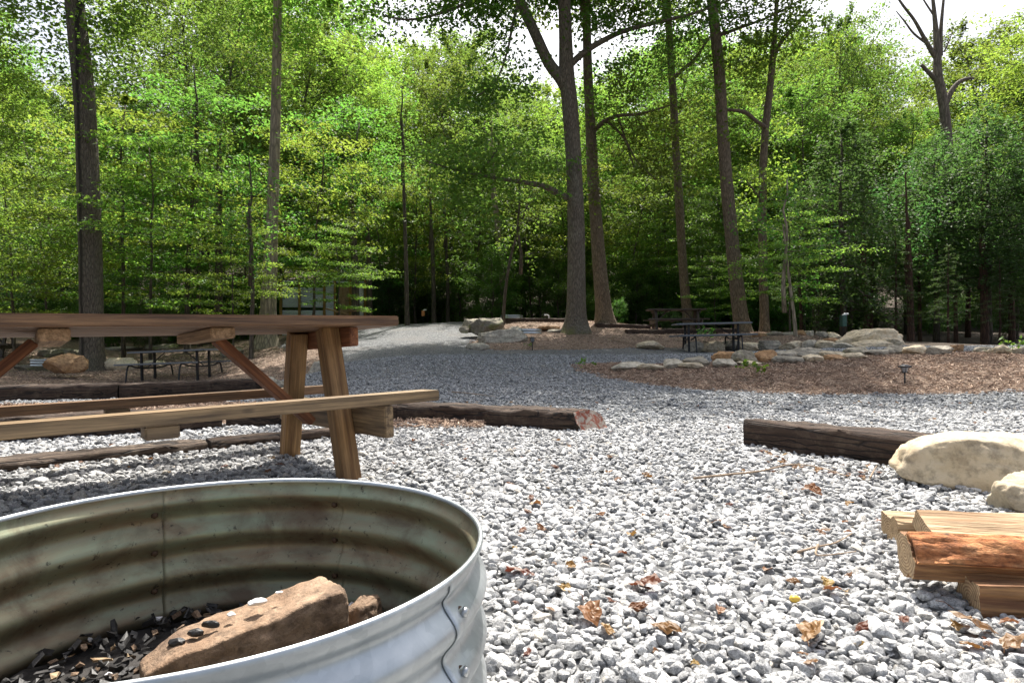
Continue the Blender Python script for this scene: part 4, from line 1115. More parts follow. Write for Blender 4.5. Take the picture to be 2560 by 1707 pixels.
# ------------------------------------------------------------------ foliage
def leaf_geo(ctr, axis, nrm, L, W=.55):
    """diamond leaves: ctr Nx3, axis Nx3, nrm Nx3, L N"""
    axis = axis / (np.linalg.norm(axis, axis=1)[:, None] + 1e-9)
    b = np.cross(nrm, axis); b /= (np.linalg.norm(b, axis=1)[:, None] + 1e-9); n = np.cross(axis, b)
    L = L[:, None]
    v0 = ctr - axis * L * .5; v2 = ctr + axis * L * .5 - n * L * .08
    v1 = ctr + b * L * W * .5 - axis * L * .06 + n * L * .07; v3 = ctr - b * L * W * .5 - axis * L * .06 + n * L * .07
    V = np.stack([v0, v1, v2, v3], 1).reshape(-1, 3)
    return V
def leaf_obj(name, V, mat, parent):
    n = len(V) // 4
    return mesh_obj(name, V, np.arange(n * 4).reshape(-1, 4), mat, parent, False)
def rand_leaves(r, pts, L, flat=.5, outdir=None, W=.55):
    n = len(pts)
    ax = r.normal(0, 1, (n, 3)) * np.array([1, 1, .45])
    if outdir is not None: ax += outdir * 1.0
    ax[:, 2] -= .25
    nr = r.normal(0, 1, (n, 3)) * np.array([flat, flat, flat]) + np.array([0, 0, 1.0])
    return leaf_geo(pts, ax, nr, L * r.uniform(.65, 1.3, n), W)

def build_tree(seed, H, zc, Rad, nb, per, leaf, slope, spread, layer, shape='round', trunk_r=.12, droop=0.0, flat=.5, W=.55, lean=0.0, sub=5):
    """returns (trunk verts, faces, leaf verts); branches with sprays of leaves"""
    r = np.random.default_rng(seed); V, Fc = [], []
    lx, ly = r.normal(0, lean, 2)
    tp = [Vector((lx * (k / 8) ** 1.5 + r.normal(0, .04), ly * (k / 8) ** 1.5 + r.normal(0, .04), H * .96 * k / 8)) for k in range(9)]
    tp[0].z = -.3
    tube_geo(tp, [trunk_r * (1.25 if k == 0 else 1) * (1 - .85 * k / 8) + .012 for k in range(9)], 8, V, Fc)
    leaves = []
    for b in range(nb):
        f = (b + r.random()) / nb; z = zc + (H - zc) * f ** .95
        if shape == 'round': Lb = Rad * (math.sin(math.pi * min(1, .12 + .86 * f)) ** .6)
        elif shape == 'cone': Lb = Rad * (1.05 - f) ** .8
        else: Lb = Rad * (1 - .6 * f)
        Lb *= r.uniform(.65, 1.15) ; a = b * 2.39996 + r.uniform(-.4, .4)
        t = min(8, z / (H * .96) * 8); i0 = min(7, int(t)); base = tp[i0].lerp(tp[i0 + 1], t - i0)
        d = Vector((math.cos(a), math.sin(a), 0)); sl = slope * (.5 + f) + r.normal(0, .12)
        pts = []
        for k in range(7):
            s = k / 6; pts.append(base + d * Lb * s + Vector((0, 0, Lb * (sl * s - droop * s * s))) + Vector(r.normal(0, .04 * Lb, 3)) * s)
        tube_geo(pts, [max(.006, trunk_r * .32 * (1 - f * .6)) * (1 - .85 * k / 6) + .004 for k in range(7)], 4, V, Fc, False)
        P = np.array(pts)
        side = np.array([-d.y, d.x, 0])
        nspray = max(3, int(sub * Lb / Rad + 2))
        for k in range(nspray):
            s = .25 + .78 * (k + r.random()) / nspray
            j = min(5, int(s * 6)); q = P[j] + (P[j + 1] - P[j]) * min(1.2, s * 6 - j)
            sw = (1.1 - .55 * s) * spread * Lb * r.choice([-1, 1]) * r.uniform(.15, 1)
            c = q + side * sw + np.array([0, 0, r.normal(0, layer * .8) - droop * abs(sw) * .3])
            n = max(4, int(per * r.uniform(.5, 1.4)))
            u = r.normal(0, 1, (n, 3)) * np.array([spread * Lb * .2, spread * Lb * .2, layer * .85])
            pp = c + u
            od = np.tile(np.array([d.x, d.y, 0]) * .6 + side * np.sign(sw) * .5, (n, 1))
            leaves.append(rand_leaves(r, pp, leaf, flat, od, W))
    return V, Fc, np.concatenate(leaves)

PROTO = {}
def proto(key, name, mats, H, **kw):
    V, Fc, Lv = build_tree(kw.pop('seed'), H, **kw)
    PROTO[key] = dict(name=name, V=V, F=Fc, L=Lv, mats=mats, H=float(np.percentile(Lv[:, 2], 99.3)), me=None)
proto('T1', 'broadleaf_tree', ('bark_wood', 'lf_mid'), 14, seed=1, zc=2.0, Rad=3.9, nb=46, per=104, leaf=0.15, slope=.45, spread=.5, layer=.2, trunk_r=.10, lean=.5)
proto('T2', 'broadleaf_tree', ('bark_wood', 'lf_bright'), 14, seed=2, zc=2.5, Rad=3.6, nb=44, per=96, leaf=0.145, slope=.55, spread=.5, layer=.2, trunk_r=.09, lean=.5)
proto('T3', 'broadleaf_tree', ('bark_wood', 'lf_oak'), 14, seed=3, zc=3.0, Rad=4.1, nb=46, per=96, leaf=0.15, slope=.35, spread=.5, layer=.22, trunk_r=.11, lean=.5)
proto('U1', 'understory_tree', ('bark_wood', 'lf_bright'), 8, seed=4, zc=2.0, Rad=3.5, nb=26, per=72, leaf=0.135, slope=.16, spread=.55, layer=.06, trunk_r=.05, droop=.14, flat=.32, lean=.7)
proto('U2', 'understory_tree', ('bark_wood', 'lf_mid'), 8, seed=5, zc=1.6, Rad=3.3, nb=26, per=76, leaf=0.125, slope=.2, spread=.55, layer=.07, trunk_r=.05, droop=.16, flat=.38, lean=.7)
proto('U3', 'understory_tree', ('bark_wood', 'lf_oak'), 8, seed=6, zc=1.4, Rad=3.0, nb=26, per=72, leaf=0.13, slope=.3, spread=.5, layer=.09, trunk_r=.055, droop=.1, flat=.4, lean=.7)
proto('K1', 'hemlock_tree', ('bark_red', 'lf_fine'), 11, seed=7, zc=2.6, Rad=2.6, nb=46, per=60, leaf=0.13, slope=.1, spread=.42, layer=.06, shape='cone', trunk_r=.12, droop=.3, flat=.35, W=.22)
proto('K2', 'hemlock_tree', ('bark_red', 'lf_dark'), 11, seed=8, zc=3.0, Rad=2.7, nb=44, per=58, leaf=0.13, slope=.1, spread=.42, layer=.07, shape='cone', trunk_r=.12, droop=.3, flat=.4, W=.3)
proto('S1', 'shrub', ('bark_wood', 'lf_mid'), 2.6, seed=9, zc=.15, Rad=1.5, nb=22, per=80, leaf=0.085, slope=.6, spread=.5, layer=.12, trunk_r=.03)
proto('S2', 'shrub', ('bark_wood', 'lf_dark'), 2.6, seed=10, zc=.15, Rad=1.6, nb=22, per=80, leaf=0.085, slope=.6, spread=.55, layer=.12, trunk_r=.03)
proto('V1', 'vine_covered_tree', ('bark_wood', 'lf_gloss'), 9, seed=12, zc=.6, Rad=2.0, nb=50, per=52, leaf=0.13, slope=.2, spread=.55, layer=.2, trunk_r=.13, droop=.35, flat=.65, shape='round', W=.7)
proto('V2', 'vine_covered_tree', ('bark_wood', 'lf_gloss'), 9, seed=13, zc=2.2, Rad=2.8, nb=50, per=58, leaf=0.125, slope=.25, spread=.55, layer=.22, trunk_r=.12, droop=.35, flat=.65, shape='round', W=.65)

def plant(key, loc, H, rot, label, group=None, mats=None, sx=1.0, name=None):
    pr = PROTO[key]
    if pr['me'] is None:
        root = thing(name or pr['name'], label, 'shrub' if key[0] == 'S' else 'tree', loc, rot, group)
        mesh_obj('trunk' if key[0] != 'S' else 'stems', pr['V'], pr['F'], M[pr['mats'][0]], root, True)
        leaf_obj('crown', pr['L'], M[pr['mats'][1]], root); pr['me'] = root
    else:
        root = copy_tree(pr['me']); root.location = loc; root.rotation_euler = (0, 0, rot); props(root, label, 'shrub' if key[0] == 'S' else 'tree')
        if group: root['group'] = group
        elif 'group' in root: del root['group']
        root.name = name or pr['name']
    s = H / pr['H']; root.scale = (s * sx, s * sx, s)
    return root

def plant_px(key, x, D, ytop, label, group=None, sx=1.0, **kw):
    p = ground_at(x, D); H = CH + (YH - ytop) * D / F - p.z
    return plant(key, (p.x, p.y, p.z - .05), max(.6, H), random.uniform(0, 6.28), label, group, sx=sx, **kw)

# hero trunks: polyline in photo pixels (x, y, width px) at distance D
def hero(name, label, D, path, bark, limbs=(), leafmat='lf_oak', sprays=(), crown=None, flare=1.35, seed=0, leaf=.13, crown_leaf=.185):
    pts = [at(x, y, D) for x, y, w in path]; rad = [w * (.88 if bark != 'bark_pale' else 1) / 2 / F * D for x, y, w in path]
    base = pts[0].copy(); base.z = min(base.z, top_z(base.x, base.y))
    root = thing(name, label, 'tree', base)
    o0 = root.location.copy()
    P = smooth_path(pts, 5); Rd = []
    for i in range(len(path) - 1):
        for k in range(5): Rd.append(rad[i] + (rad[i + 1] - rad[i]) * k / 5)
    Rd.append(rad[-1])
    foot = [P[0] + Vector((0, 0, -.35))] + P; Rd = [Rd[0] * (1.0 + .18 * flare)] + Rd
    V, Fc = [], []; n = 20
    tube_geo([p - o0 for p in foot], Rd, n, V, Fc, True)
    # root flare and slightly uneven section
    for v in V:
        h = v.z + (o0.z - base.z); ang = math.atan2(v.y, v.x)
        k = mnoise.noise(Vector((v.x * 2, v.y * 2, v.z * .5 + seed))) * .03
        fl = max(0, 1 - max(0, v.z) / .9)
        c = Vector((0, 0, v.z))
        if v.z < .95:
            rr_ = .22 * flare * fl * fl * (1 + .45 * math.sin(ang * 4 + seed)) 
            v.x *= 1 + rr_; v.y *= 1 + rr_
        v.x *= 1 + k; v.y *= 1 + k
    mesh_obj('trunk', V, Fc, M[bark], root, True)
    LV = []
    r = np.random.default_rng(seed + 100)
    for lm in limbs:
        lp = smooth_path([at(x, y, D + (q[3] if len(q) > 3 else 0)) - o0 for q in lm for x, y in [q[:2]]], 4)
        w0 = [q[2] for q in lm]; lr = []
        for i in range(len(lm) - 1):
            for k in range(4): lr.append((w0[i] + (w0[i + 1] - w0[i]) * k / 4) / 2 / F * D)
        lr.append(w0[-1] / 2 / F * D)
        v, f = tube_geo(lp, lr, 10); mesh_obj('limb', v, f, M[bark], root, True)
    for (x, y, sx, sy, n, dd) in sprays:
        m = max(2, n // 24)
        for k in range(m):
            cx, cy_ = x + r.normal(0, sx), y + r.normal(0, sy); dz = dd + r.normal(0, .7)
            c = np.array(at(cx, cy_, D + dz) - o0)
            pp = c + r.normal(0, 1, (34, 3)) * np.array([.26, .26, .10])
            LV.append(rand_leaves(r, pp, leaf, .6, None, .6))
    if crown:
        z0, z1_, Rad, nb, per = crown[:5]; cdx = crown[5] if len(crown) > 5 else 0
        V2, F2, L2 = build_tree(seed + 50, z1_ - z0, .3, Rad, nb, int(per * 1.35), crown_leaf, .25, .5, .25, 'round', .05)
        zm = z0 + .4 * (z1_ - z0); tip = min(P, key=lambda p: abs(p.z - zm)) - o0
        off = np.array([tip.x + cdx, tip.y, z0 - o0.z])
        LV.append(L2 + off)
        v = [Vector(q) + Vector(off) for q in V2]
        mesh_obj('branches', v, F2, M[bark], root, True)
    if LV: leaf_obj('crown', np.concatenate(LV), M[leafmat], root)
    return root

hero('oak_tree', 'big grey oak on the mulch mound with a forked trunk and long low limb', 19,
     [(1437, 842, 66), (1440, 800, 58), (1441, 700, 52), (1440, 550, 47), (1434, 400, 44), (1424, 260, 46), (1417, 190, 44), (1414, 100, 38), (1411, 0, 35), (1410, -160, 30), (1405, -350, 22)], 'bark_oak',
     limbs=[[(1420, 495, 16), (1385, 478, 17), (1350, 463, 13, -.3), (1280, 452, 9, -.6), (1200, 438, 7, -.9), (1120, 420, 4, -1.1), (1060, 400, 2, -1.2)],
            [(1418, 230, 30), (1400, 195, 30), (1370, 155, 29), (1338, 85, 27), (1300, 0, 25), (1255, -140, 18), (1210, -300, 10)],
            [(1425, 165, 16), (1450, 140, 17), (1490, 112, 15), (1560, 78, 12), (1650, 55, 9), (1740, 32, 7), (1840, -5, 4)],
            [(1300, -10, 9, -.5), (1282, 60, 7, -.8), (1268, 130, 5, -1), (1238, 205, 4, -1.1), (1180, 250, 3, -1.1)],
            [(1290, -60, 10), (1180, 2, 8, -.7), (1100, 34, 7, -1), (1020, 50, 5, -1.3), (955, 38, 3, -1.5)],
            [(1195, 437, 4, -.9), (1240, 380, 4, -.9), (1245, 350, 3, -.9), (1215, 335, 2, -.9)]],
     sprays=[(1130, 440, 80, 40, 900, -1), (1210, 390, 70, 40, 800, -1), (1290, 420, 70, 45, 700, -.8), (1180, 510, 60, 40, 600, -1), (1080, 380, 30, 20, 250, -1.2), (1380, 420, 40, 60, 350, .3),
             (1230, 230, 40, 35, 520, -1.1), (1180, 260, 40, 20, 380, -1.1), (1270, 120, 30, 50, 420, -1), (1320, 240, 20, 40, 220, -.6),
             (1000, 30, 80, 30, 700, -1.3), (1130, 25, 70, 30, 600, -1), (1240, 30, 50, 40, 420, -.8), (1530, 40, 80, 40, 700, 0), (1680, 60, 70, 40, 700, 0), (1800, 20, 60, 30, 500, 0), (1500, 210, 30, 60, 300, .4), (1620, 150, 50, 50, 420, .4)],
     crown=(11.2, 17.5, 6.5, 52, 140, -1.4), seed=3, flare=2.3)
hero('tall_tree', 'tall brown ridged trunk standing just right behind the big grey oak', 22,
     [(1516, 818, 52), (1508, 760, 45), (1500, 680, 40), (1490, 550, 35), (1480, 400, 32), (1473, 250, 28), (1468, 120, 25), (1464, 0, 23), (1460, -200, 18), (1460, -350, 12)], 'bark_brown',
     limbs=[[(1482, 330, 12), (1510, 305, 12), (1545, 290, 9, -.4), (1600, 285, 6, -.7), (1680, 262, 4, -1)], [(1515, 300, 8), (1560, 345, 6, -.5), (1590, 400, 4, -.8), (1640, 450, 3, -1)], [(1545, 290, 6, -.4), (1570, 370, 4, -.6), (1585, 420, 3, -.7)]],
     sprays=[(1560, 300, 60, 50, 700, -.5), (1640, 280, 60, 50, 700, -.8), (1600, 420, 60, 50, 700, -.8), (1680, 400, 50, 60, 550, -1), (1560, 210, 40, 50, 400, -.3), (1540, 480, 30, 40, 260, -.5)],
     crown=(12.5, 21, 5.4, 50, 62), seed=8)
hero('tall_tree', 'slim dark trunk behind the dark wooden picnic table', 24,
     [(1722, 820, 32), (1716, 760, 28), (1706, 650, 25), (1698, 500, 23), (1690, 380, 23), (1683, 250, 21), (1675, 120, 19), (1668, 0, 18), (1660, -180, 14)], 'bark_brown',
     limbs=[[(1686, 195, 10), (1700, 180, 11), (1735, 150, 8), (1760, 115, 6), (1790, 70, 4)]],
     sprays=[(1740, 120, 50, 50, 420, 0), (1640, 100, 50, 50, 400, 0), (1720, 330, 40, 80, 400, .5)], crown=(13.5, 21, 5, 44, 60), seed=12)
hero('tall_tree', 'straight grey brown trunk with pale scars behind the right grey table', 20.2,
     [(1862, 846, 46), (1850, 780, 42), (1838, 680, 39), (1826, 560, 36), (1814, 420, 34), (1805, 300, 32), (1799, 190, 31), (1788, 80, 28), (1780, 0, 26), (1768, -200, 20), (1765, -340, 14)], 'bark_brown',
     limbs=[[(1815, 275, 6), (1860, 280, 10), (1890, 302, 9), (1915, 320, 11)], [(1795, 90, 9), (1850, 70, 8), (1930, 40, 5), (2010, -5, 3)]],
     sprays=[(1860, 60, 60, 50, 650, 0), (1930, 60, 50, 40, 520, 0), (1760, 200, 40, 60, 300, .5), (2010, 20, 40, 20, 240, 0), (1850, 190, 40, 40, 300, .5)], crown=(14.0, 20, 3.2, 34, 48, -.8), seed=17)
hero('tall_tree', 'forked trunk with reddish lower bark right of the grey brown trunk', 20.6,
     [(1912, 848, 27), (1911, 780, 25), (1908, 680, 24), (1906, 540, 23), (1908, 420, 21), (1914, 320, 20), (1924, 230, 19), (1930, 170, 18), (1936, 90, 14), (1942, 0, 11), (1950, -200, 7)], 'bark_brown',
     limbs=[[(1928, 165, 10), (1950, 110, 11), (1980, 75, 10), (2000, 55, 7), (2030, 20, 4)], [(1905, 500, 6), (1880, 470, 5), (1858, 440, 3)]],
     sprays=[(1960, 130, 50, 50, 560, 0), (1900, 170, 40, 60, 460, .2), (1980, 60, 50, 40, 400, 0), (1900, 380, 50, 60, 420, .4), (1870, 470, 40, 40, 280, 0), (1930, 480, 40, 50, 300, -.3)], leafmat='lf_bright', crown=(12.5, 18, 2.6, 28, 40), seed=23)
hero('tall_tree', 'thick dark trunk with a black vertical stain at the left, beside the grey table', 17.5,
     [(231, 934, 64), (230, 880, 60), (228, 780, 60), (226, 640, 59), (222, 500, 57), (218, 380, 55), (212, 260, 54), (203, 160, 52), (192, 60, 50), (184, -10, 48), (160, -220, 40), (150, -380, 28)], 'bark_dark',
     sprays=[(222, 90, 16, 60, 130, -.7), (215, 300, 14, 60, 104, -.7), (230, 420, 14, 50, 78, -.7), (235, 560, 14, 60, 78, -.7), (110, 60, 60, 40, 560, 0), (290, 60, 50, 60, 560, .3), (60, 20, 50, 30, 400, 0), (255, 180, 30, 40, 240, .4), (150, 190, 25, 30, 160, .3)],
     leafmat='lf_mid', crown=(11.0, 19, 4.6, 46, 54), seed=31)
hero('tall_tree', 'pale straight trunk left of the gravel road behind the brown picnic table', 21,
     [(665, 874, 56), (668, 830, 45), (671, 760, 38), (676, 660, 34), (680, 560, 29), (684, 450, 27), (688, 330, 25), (691, 200, 23), (693, 90, 21), (694, 0, 20), (696, -200, 15)], 'bark_pale',
     sprays=[(690, 100, 40, 70, 560, .5), (640, 60, 50, 50, 460, 0), (760, 70, 40, 50, 420, .2), (690, 250, 30, 60, 230, .6)], leafmat='lf_bright', crown=(12.4, 20, 4.8, 44, 54), seed=37)
hero('dead_tree', 'grey leafless tree with broken limbs rising above the right hand woods', 26,
     [(2372, 620, 34), (2370, 480, 30), (2366, 330, 27), (2355, 240, 25), (2345, 190, 24), (2343, 130, 20), (2338, 60, 13), (2332, 0, 9), (2325, -60, 4)], 'dead',
     limbs=[[(2343, 150, 11), (2330, 130, 12), (2310, 95, 9), (2285, 50, 7), (2258, 15, 6), (2235, -20, 4)], [(2352, 140, 10), (2352, 80, 9), (2356, 30, 7), (2362, -30, 5)],
            [(2352, 215, 11), (2335, 195, 12), (2318, 178, 9), (2303, 162, 8)], [(2366, 260, 12), (2378, 230, 13), (2395, 208, 11), (2415, 198, 8), (2436, 196, 5)],
            [(2320, 112, 6), (2285, 85, 5), (2262, 55, 4), (2240, 28, 2)], [(2360, 130, 4), (2372, 105, 3), (2382, 78, 2)], [(2335, 40, 5), (2315, 10, 4), (2300, -15, 3)]], seed=41, flare=.3)
# leaning and thin trunks seen in the wood
def thin_trunk(label, D, path, bark, seed):
    hero('young_tree', label, D, path, bark, seed=seed, flare=.4, crown=(CH + (YH - path[-1][1]) * D / F - 2.2, CH + (YH - path[-1][1]) * D / F + 1.4, 1.3, 9, 16), crown_leaf=.12, leafmat='lf_dark' if path[0][0] > 2030 else 'lf_mid')
thin_trunk('slim grey trunk at the end of the gravel road crest', 24, [(1018, 818, 14), (1016, 700, 12), (1012, 560, 10), (1008, 420, 8), (1005, 300, 6)], 'bark_wood', 51)
thin_trunk('white speckled birch like trunk left of the big grey oak', 27, [(1262, 800, 17), (1256, 700, 15), (1247, 600, 15), (1240, 530, 14), (1233, 450, 13), (1228, 360, 10)], 'bark_pale', 52)
thin_trunk('thin dark leaning sapling trunk between the road and the big grey oak', 22, [(1258, 815, 10), (1262, 740, 9), (1275, 650, 8), (1295, 580, 6), (1320, 510, 4)], 'bark_wood', 53)
thin_trunk('grey trunk in shade left of the pale straight trunk', 23, [(546, 862, 26), (546, 760, 22), (547, 660, 20), (548, 520, 17), (549, 380, 14)], 'bark_wood', 54)
thin_trunk('thin brown trunk in shade right of the thick dark trunk', 22, [(468, 872, 17), (468, 780, 14), (470, 660, 12), (478, 540, 10), (488, 380, 9), (492, 250, 8)], 'bark_wood', 55)
thin_trunk('dark young trunk just left of the pale straight trunk', 18, [(628, 905, 14), (630, 800, 11), (632, 700, 10), (628, 600, 8), (622, 500, 6)], 'bark_wood', 56)
thin_trunk('thin pale sapling stem left of the huge pale boulder', 17.5, [(1990, 848, 10), (1985, 790, 8), (1976, 720, 7), (1966, 640, 5), (1958, 560, 4)], 'bark_pale', 57)
for i, (x, D, w, lab) in enumerate(((2165, 22, 13, 'reddish trunk directly behind the huge pale boulder'), (2277, 20, 17, 'thick reddish trunk right of the huge pale boulder'), (2300, 23, 9, 'thin dark trunk beside the thick reddish trunk'),
        (2390, 22, 10, 'dark trunk in the middle of the shaded right woods'), (2462, 20, 19, 'thickest reddish trunk in the shaded right woods'), (2530, 21, 15, 'reddish trunk at the right edge of the woods'),
        (2040, 23, 18, 'dark trunk in shade left of the huge pale boulder'), (890, 25, 20, 'dark trunk in deep shade right of the shed'), (925, 26, 14, 'dark trunk between the shed and the road crest'), (1085, 27, 12, 'dark thin trunk at the black edge of the wood'),
        (1120, 28, 10, 'thin black trunk left of the far mound'))):
    p = ground_at(x, D); y0 = YH - (p.z - CH) * F / D
    thin_trunk(lab, D, [(x, y0, w * 1.15), (x - 1, y0 - 90, w), (x - 4, y0 - 190, w * .92), (x - 8, y0 - 270, w * .7), (x - 10, y0 - 330, w * .3)], 'bark_red' if x > 2100 else 'bark_wood', 60 + i)

# trees and shrubs with visible crowns
zoneL = 'bushy broadleaf tree in the wood left of the pale trunk'
rnd = random.Random(5)
LST = [
 ('U1', 310, 21.5, 260, 'layered bright green young tree right of the thick dark trunk'), ('U1', 375, 19.6, 345, 'yellow green layered tree with drooping sprays behind the left grey table'),
 ('U2', 500, 23.5, 190, 'deep green layered tree left of the pale trunk'), ('U1', 585, 18.6, 560, 'low bright leafed sapling in front of the pale trunk'),
 ('U1', 780, 23.5, 330, 'bright layered tree right of the pale trunk above the shed'), ('U2', 850, 27.5, 250, 'mid green layered tree over the dark gap by the road crest'),
 ('U1', 850, 21.0, 570, 'small bright sapling hanging over the corrugated shed'), ('U2', 960, 29, 430, 'shaded layered tree above the road crest'),
 ('T2', -110, 15.5, 60, 'bright leafy tree cut by the left edge'), ('U1', 40, 19, 420, 'bright bushy sapling at the left edge'), ('U2', 120, 23, 450, 'dark layered tree left of the thick dark trunk'),
 ('U3', 175, 26, 330, 'pale green tree behind the thick dark trunk'), ('U2', 20, 24, 560, 'dark bushy tree low at the left edge'),
 ('U2', 1190, 31, 330, 'layered green tree behind the far mound'), ('U3', 1330, 27, 470, 'pale bushy tree left behind the big grey oak'), ('U1', 1420, 29, 420, 'light green tree directly behind the big grey oak'),
 ('U3', 1570, 28, 430, 'bright bushy tree between the two groups of trunks'), ('U1', 1650, 27, 560, 'sunlit low tree behind the dark wooden picnic table'), ('U2', 1760, 27, 470, 'green tree between the slim and the straight trunks'),
 ('U1', 1790, 23.5, 640, 'bright yellow green bush right of the dark wooden table'), ('U3', 1860, 25, 470, 'leafy tree behind the straight grey brown trunk'), ('U1', 1975, 18.2, 500, 'bright leafed sapling left of the huge pale boulder'),
 ('T1', 2090, 30, 45, 'tall dark rounded tree against the sky on the right'), ('T3', 2190, 31, 90, 'dark green rounded tree just right of the tallest right one'), ('T1', 2010, 27, 210, 'leafy tree behind the forked trunk'),
 ('T3', 2265, 29, 300, 'green tree below the dead grey tree'), ('T2', 2430, 40, 130, 'light green tree right of the dead grey tree'), ('T3', 2515, 36, 40, 'tall light green tree near the right edge'), ('T2', 2600, 29, 60, 'tall tree cut by the right edge'),
 ('V1', 2105, 20.5, 300, 'narrow vine draped tree shaped like a cloaked column'), ('V2', 2340, 22.5, 350, 'vine covered tree below the dead grey tree'), ('V2', 2470, 20.5, 285, 'broad vine covered tree near the right edge'),
 ('V2', 2590, 19, 400, 'glossy leafed tree cut by the right edge'), ('K1', 2240, 20, 560, 'feathery hemlock behind the huge pale boulder'), ('K1', 2370, 18.6, 610, 'feathery light hemlock in front of the shaded right woods'),
 ('K2', 2000, 21.5, 470, 'dark hemlock left of the vine draped column'), ('K1', 2500, 18.8, 640, 'low feathery hemlock near the right edge'), ('K2', 2180, 24, 430, 'dark hemlock right of the vine draped column'), ('K1', 2420, 24, 330, 'tall hemlock above the shaded right woods'),
 ('V1', 2540, 22, 500, 'narrow vine draped tree near the right edge'),
]
for k, x, D, yt, lab in LST: plant_px(k, x, D, yt, lab, None, .72 if x in (2090, 2190) else 1.0)
sky_x = [-400, 0, 30, 60, 130, 230, 280, 320, 400, 820, 860, 900, 950, 1050, 1100, 1160, 1250, 1330, 1380, 1420, 1450, 1500, 1560, 1650, 1750, 1850, 1900, 1960, 2000, 2080, 2150, 2230, 2290, 2330, 2380, 2420, 2470, 2510, 2560, 3000]
sky_y = [-100, -30, 20, 165, 175, 165, 80, 0, -150, -150, 60, 50, -20, 40, 100, 80, 80, 160, 205, 210, 170, 90, 70, 80, 80, 40, 80, 100, 80, 50, 75, 125, 175, 215, 175, 120, 85, 40, 50, 50]
zones = [(-9999, 660, 'leafy tree filling the wood behind the left trees', 'trees filling the wood on the left'),
         (660, 1440, 'leafy tree filling the wood behind the road crest', 'trees filling the wood behind the road'),
         (1440, 1930, 'leafy tree filling the wood behind the group of tall trunks', 'trees filling the wood behind the trunks'),
         (1930, 99999, 'leafy tree filling the wood behind the right hand evergreens', 'trees filling the wood on the right')]
def zone(x):
    for a, b, l, g in zones:
        if a <= x < b: return l, g
for D, step in ((29, 4.2), (35, 3.6), (43, 4.4), (54, 5.5)):
    X = -.95 * D - rnd.uniform(0, 3)
    while X < .95 * D:
        x = 1280 + X / D * F + rnd.uniform(-25, 25); yl = float(np.interp(x, sky_x, sky_y))
        # a crown is wide: keep it under the skyline on both sides
        wpx = 3.2 / D * F
        yl = max(yl, float(np.interp(x - wpx, sky_x, sky_y)) - 15, float(np.interp(x + wpx, sky_x, sky_y)) - 15)
        if D < 37 and 2240 < x < 2490: yl = max(yl, 350)
        if D < 32: yl = max(yl, 120) + rnd.uniform(60, 330)
        else: yl += abs(rnd.gauss(0, 60)) + (0 if D > 40 else 30)
        lab, gr = zone(x)
        if 620 < x < 980 and D < 33: X += step; continue
        plant_px(rnd.choice(['T1', 'T2', 'T2', 'T3', 'T1']), x, D + rnd.uniform(-1.5, 1.5), yl, lab, gr, rnd.uniform(.85, 1.15))
        X += step * rnd.uniform(.8, 1.2)
for i in range(150):
    x = rnd.uniform(-60, 2620); D = rnd.uniform(24.5, 42)
    if 640 < x < 930: D = max(D, 31)
    if 900 < x < 1160: D = max(D, 28)
    dark = x > 1950 or x < 250 or 880 < x < 1200
    hs_ = rnd.uniform(1.4, 3.2); p = ground_at(x, D)
    lab, gr = zone(x)
    plant('S2' if dark and rnd.random() < .75 else 'S1', (p.x, p.y, p.z - .05), hs_, rnd.uniform(0, 6.28), lab.replace('leafy tree filling the wood', 'leafy shrub growing low in the wood'), gr.replace('trees', 'shrubs'))
for i in range(46):
    x = rnd.choice([rnd.uniform(-40, 640), rnd.uniform(1460, 1960)]); D = rnd.uniform(23.5, 28)
    p = ground_at(x, D); lab, gr = zone(x)
    plant('S1' if rnd.random() < .6 else 'S2', (p.x, p.y, p.z - .05), rnd.uniform(.8, 1.9), rnd.uniform(0, 6.28), lab.replace('leafy tree filling the wood', 'leafy shrub growing low in the wood'), gr.replace('trees', 'shrubs'))
for x, D, h_ in ((1150, 29, 3.0), (1215, 30, 3.6), (1290, 28.5, 3.2), (1350, 27, 3.0), (1395, 26, 2.6), (1560, 27, 3.0), (1610, 29, 3.6), (1660, 27.5, 2.6), (1745, 28, 3.4), (1800, 26, 2.8), (1850, 29, 3.6), (1480, 30, 3.4), (960, 33, 3.4), (1040, 32, 3.0)):
    p = ground_at(x, D); lab, gr = zone(x)
    plant('S1', (p.x, p.y, p.z - .05), h_, rnd.uniform(0, 6.28), lab.replace('leafy tree filling the wood', 'leafy shrub growing low in the wood'), gr.replace('trees', 'shrubs'))
# small weeds
def weed(label, x, y, h, n=5):
    X, D = G(x, y); z = top_z(X, D); root = thing('weed', label, 'plant', (X, D, z)); r = np.random.default_rng(int(x))
    V, Fc = [], []; LV = []
    for k in range(n):
        a = r.uniform(0, 6.28); tip = Vector((math.cos(a) * h * .6, math.sin(a) * h * .6, h * r.uniform(.6, 1)))
        tube_geo([(0, 0, -.02), tip * .55 + Vector((0, 0, h * .15)), tip], [.004, .003, .002], 4, V, Fc)
        c = np.array(tip) + r.normal(0, h * .14, (7, 3)); LV.append(rand_leaves(r, c, h * .32, .6, None, .7))
    mesh_obj('stems', V, Fc, M['twig'], root); leaf_obj('leaves', np.concatenate(LV), M['lf_mid'], root)
weed('low green weed on the right mulch bank below the stone row', 1888, 945, .2, 8)
weed('small weed at the edge of the gravel left of the mulch bank tip', 1467, 925, .17, 6)
weed('thin weed sprouting between the stones at the far right', 2530, 886, .22, 5)
weed('tiny weed on the oak mound near the small dark path light', 1322, 872, .14, 4)
weed('green weed growing behind the seat of the right grey table', 1768, 858, .35, 6)

